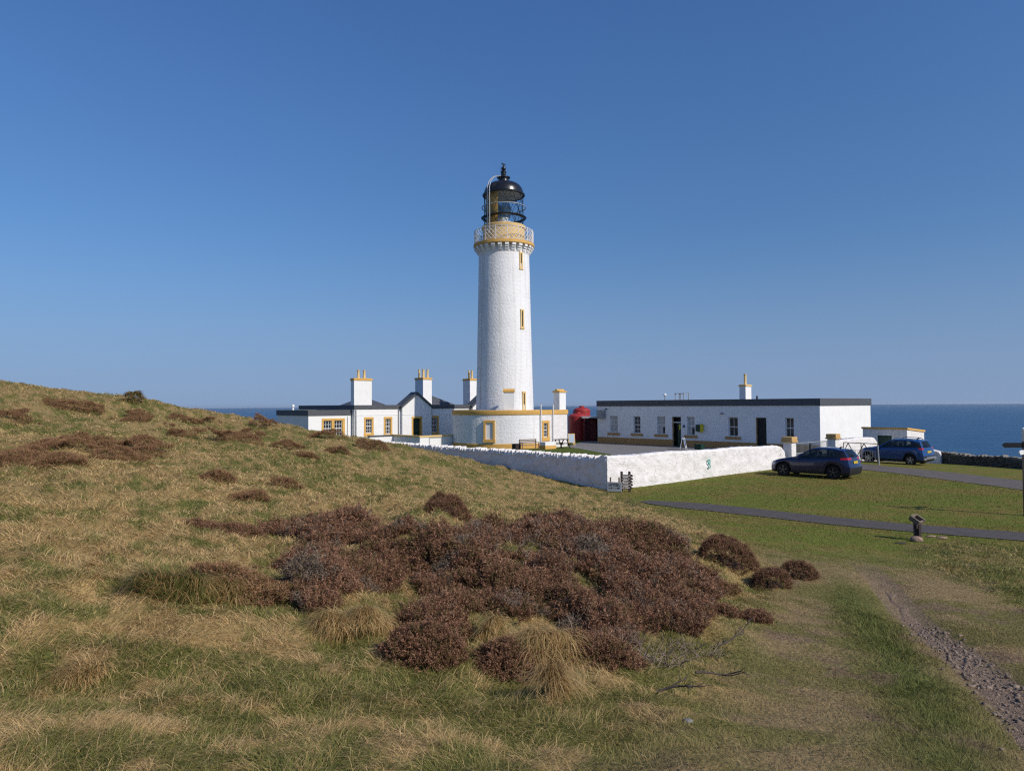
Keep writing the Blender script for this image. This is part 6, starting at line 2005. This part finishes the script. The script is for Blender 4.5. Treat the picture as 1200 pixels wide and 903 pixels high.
# dead heather branches on the turf
def dead_branch(label, px, py, L, ang, seed):
    g = ground_at(px, py); rs = random.Random(seed)
    mb = MB()
    def limb(p, d, l, r, depth):
        pts = [p]; q = p.copy(); dd = d.copy()
        for k in range(5):
            dd = (dd + Vector((rs.uniform(-.3, .3), rs.uniform(-.3, .3), rs.uniform(-.22, .22)))).normalized()
            q = q + dd * l / 5
            fl = hz(g.x + q.x, g.y + q.y) - g.z + r * 0.5
            q.z = max(q.z, fl)
            pts.append(q.copy())
            if depth > 0 and k in (1, 2, 3) and rs.random() < 0.8:
                nd = (dd + Vector((rs.uniform(-.9, .9), rs.uniform(-.9, .9), rs.uniform(-.1, .6)))).normalized()
                limb(q.copy(), nd, l * 0.5, r * 0.6, depth - 1)
        mb.tube(pts, [0.8 * r * (1 - 0.14 * k) for k in range(6)], 6)
    limb(Vector((0, 0, 0.03)), Vector((math.cos(ang), math.sin(ang), 0.15)), L, 0.013, 2)
    o = mb.build('dead_branch', mat('dead_twig', (0.11, 0.085, 0.07), (0.055, 0.042, 0.036), rough=0.9, scale=20), smooth=True, loc=(g.x, g.y, g.z))
    return tag(o, label, 'branch')
dead_branch('bare dead branch reaching right from the heather over the turf', 840, 760, 0.40, 0.1, 5)
dead_branch('forked dead branch lying on the turf with upturned twig ends', 815, 792, 0.34, -0.15, 8)
dead_branch('short dark dead twig below the forked branch', 770, 815, 0.25, -0.2, 11)

# bare woody heather stems
def woody(label, px, py, rx, L, seed, n=60):
    g = ground_at(px, py); rs = random.Random(seed); mb = MB()
    for k in range(n):
        a = rs.uniform(0, 6.28); q = math.sqrt(rs.random()) * rx
        x, y = math.cos(a) * q * 1.4, math.sin(a) * q
        z = hz(g.x + x, g.y + y) - g.z
        d = Vector((rs.gauss(0.1, 0.5), rs.gauss(-0.1, 0.5), rs.uniform(0.15, 1.0))).normalized()
        p = Vector((x, y, z)); pts = [p.copy()]
        l = L * rs.uniform(0.5, 1.1)
        for j in range(4):
            d = (d + Vector((rs.uniform(-.35, .35), rs.uniform(-.35, .35), rs.uniform(-.3, .25)))).normalized()
            p = p + d * l / 4; p.z = max(p.z, z + 0.01); pts.append(p.copy())
        r = rs.uniform(0.0025, 0.005)
        mb.tube(pts, [r, r * 0.9, r * 0.75, r * 0.6, r * 0.4], 4, cap=False)
        if rs.random() < 0.7:
            b = pts[2]; e = b + Vector((rs.uniform(-1, 1), rs.uniform(-1, 1), rs.uniform(0, 0.9))).normalized() * l * 0.4
            mb.tube([b, (b + e) / 2 + Vector((0, 0, 0.01)), e], [r * 0.7, r * 0.6, r * 0.3], 4, cap=False)
    o = mb.build('dead_heather', mat('bare_stem', (0.30, 0.235, 0.18), (0.15, 0.11, 0.085), rough=0.9, scale=15), loc=(g.x, g.y, g.z))
    return tag(o, label, 'dead heather')
woody('tangle of bare grey heather stems at the lower right edge of the mass', 745, 775, 0.30, 0.26, 3, 110)
woody('bare woody stems showing between tussock and heather in the front', 690, 750, 0.22, 0.26, 4, 70)
woody('thin bare stems at the right foot of the heather mass', 810, 765, 0.22, 0.20, 6, 50)
woody('grey twigs in a thin place of the heather near its top', 640, 650, 0.5, 0.38, 7, 80)

# loose stones on the trail
def pebbles():
    n = 2600
    V, F, C, off = [], [], [], 0
    tv = []; 
    pts = densify(smooth_line([tuple(p) for p in TRAIL[:9]]), 0.05)
    ico = np.array([[0, 0, 1], [0.9, 0, 0.4], [0.28, 0.85, 0.4], [-0.72, 0.53, 0.4], [-0.72, -0.53, 0.4], [0.28, -0.85, 0.4], [0.72, 0.53, -0.4], [-0.28, 0.85, -0.4], [-0.9, 0, -0.4], [-0.28, -0.85, -0.4], [0.72, -0.53, -0.4]])
    fi = np.array([[0, 1, 2], [0, 2, 3], [0, 3, 4], [0, 4, 5], [0, 5, 1], [1, 6, 2], [2, 7, 3], [3, 8, 4], [4, 9, 5], [5, 10, 1], [6, 7, 2], [7, 8, 3], [8, 9, 4], [9, 10, 5], [10, 6, 1]])
    for k in range(n):
        p = pts[rng.integers(0, int(len(pts) * 0.85))]
        x = p[0] + rng.normal(0, 0.14); y = p[1] + rng.normal(0, 0.08)
        s = 0.005 + 0.026 * rng.random() ** 4
        a = rng.uniform(0, 6.28); c_, s_ = math.cos(a), math.sin(a)
        q = ico * (1 + 0.35 * rng.normal(size=(11, 1))) * np.array([s, s * rng.uniform(0.6, 1), s * rng.uniform(0.4, 0.8)])
        V.append(np.column_stack([q[:, 0] * c_ - q[:, 1] * s_ + x, q[:, 0] * s_ + q[:, 1] * c_ + y, q[:, 2]])); F.append(fi + off); off += 11
        t = rng.random()
        C.append(np.tile((np.array([0.27, 0.205, 0.155]) * t + np.array([0.12, 0.088, 0.070]) * (1 - t)), (11, 1)))
    V = np.vstack(V); cen = V.reshape(-1, 11, 3).mean(1)
    zz = np.repeat(H(cen[:, 0], cen[:, 1]), 11)
    V[:, 2] += zz + 0.014
    o = np_mesh('trail_stones', V, np.vstack(F), blade_material('trail_stone', 0), np.vstack(C))
    tag(o, 'loose gravel stones scattered along the worn trail', 'gravel', kind='stuff')
pebbles()
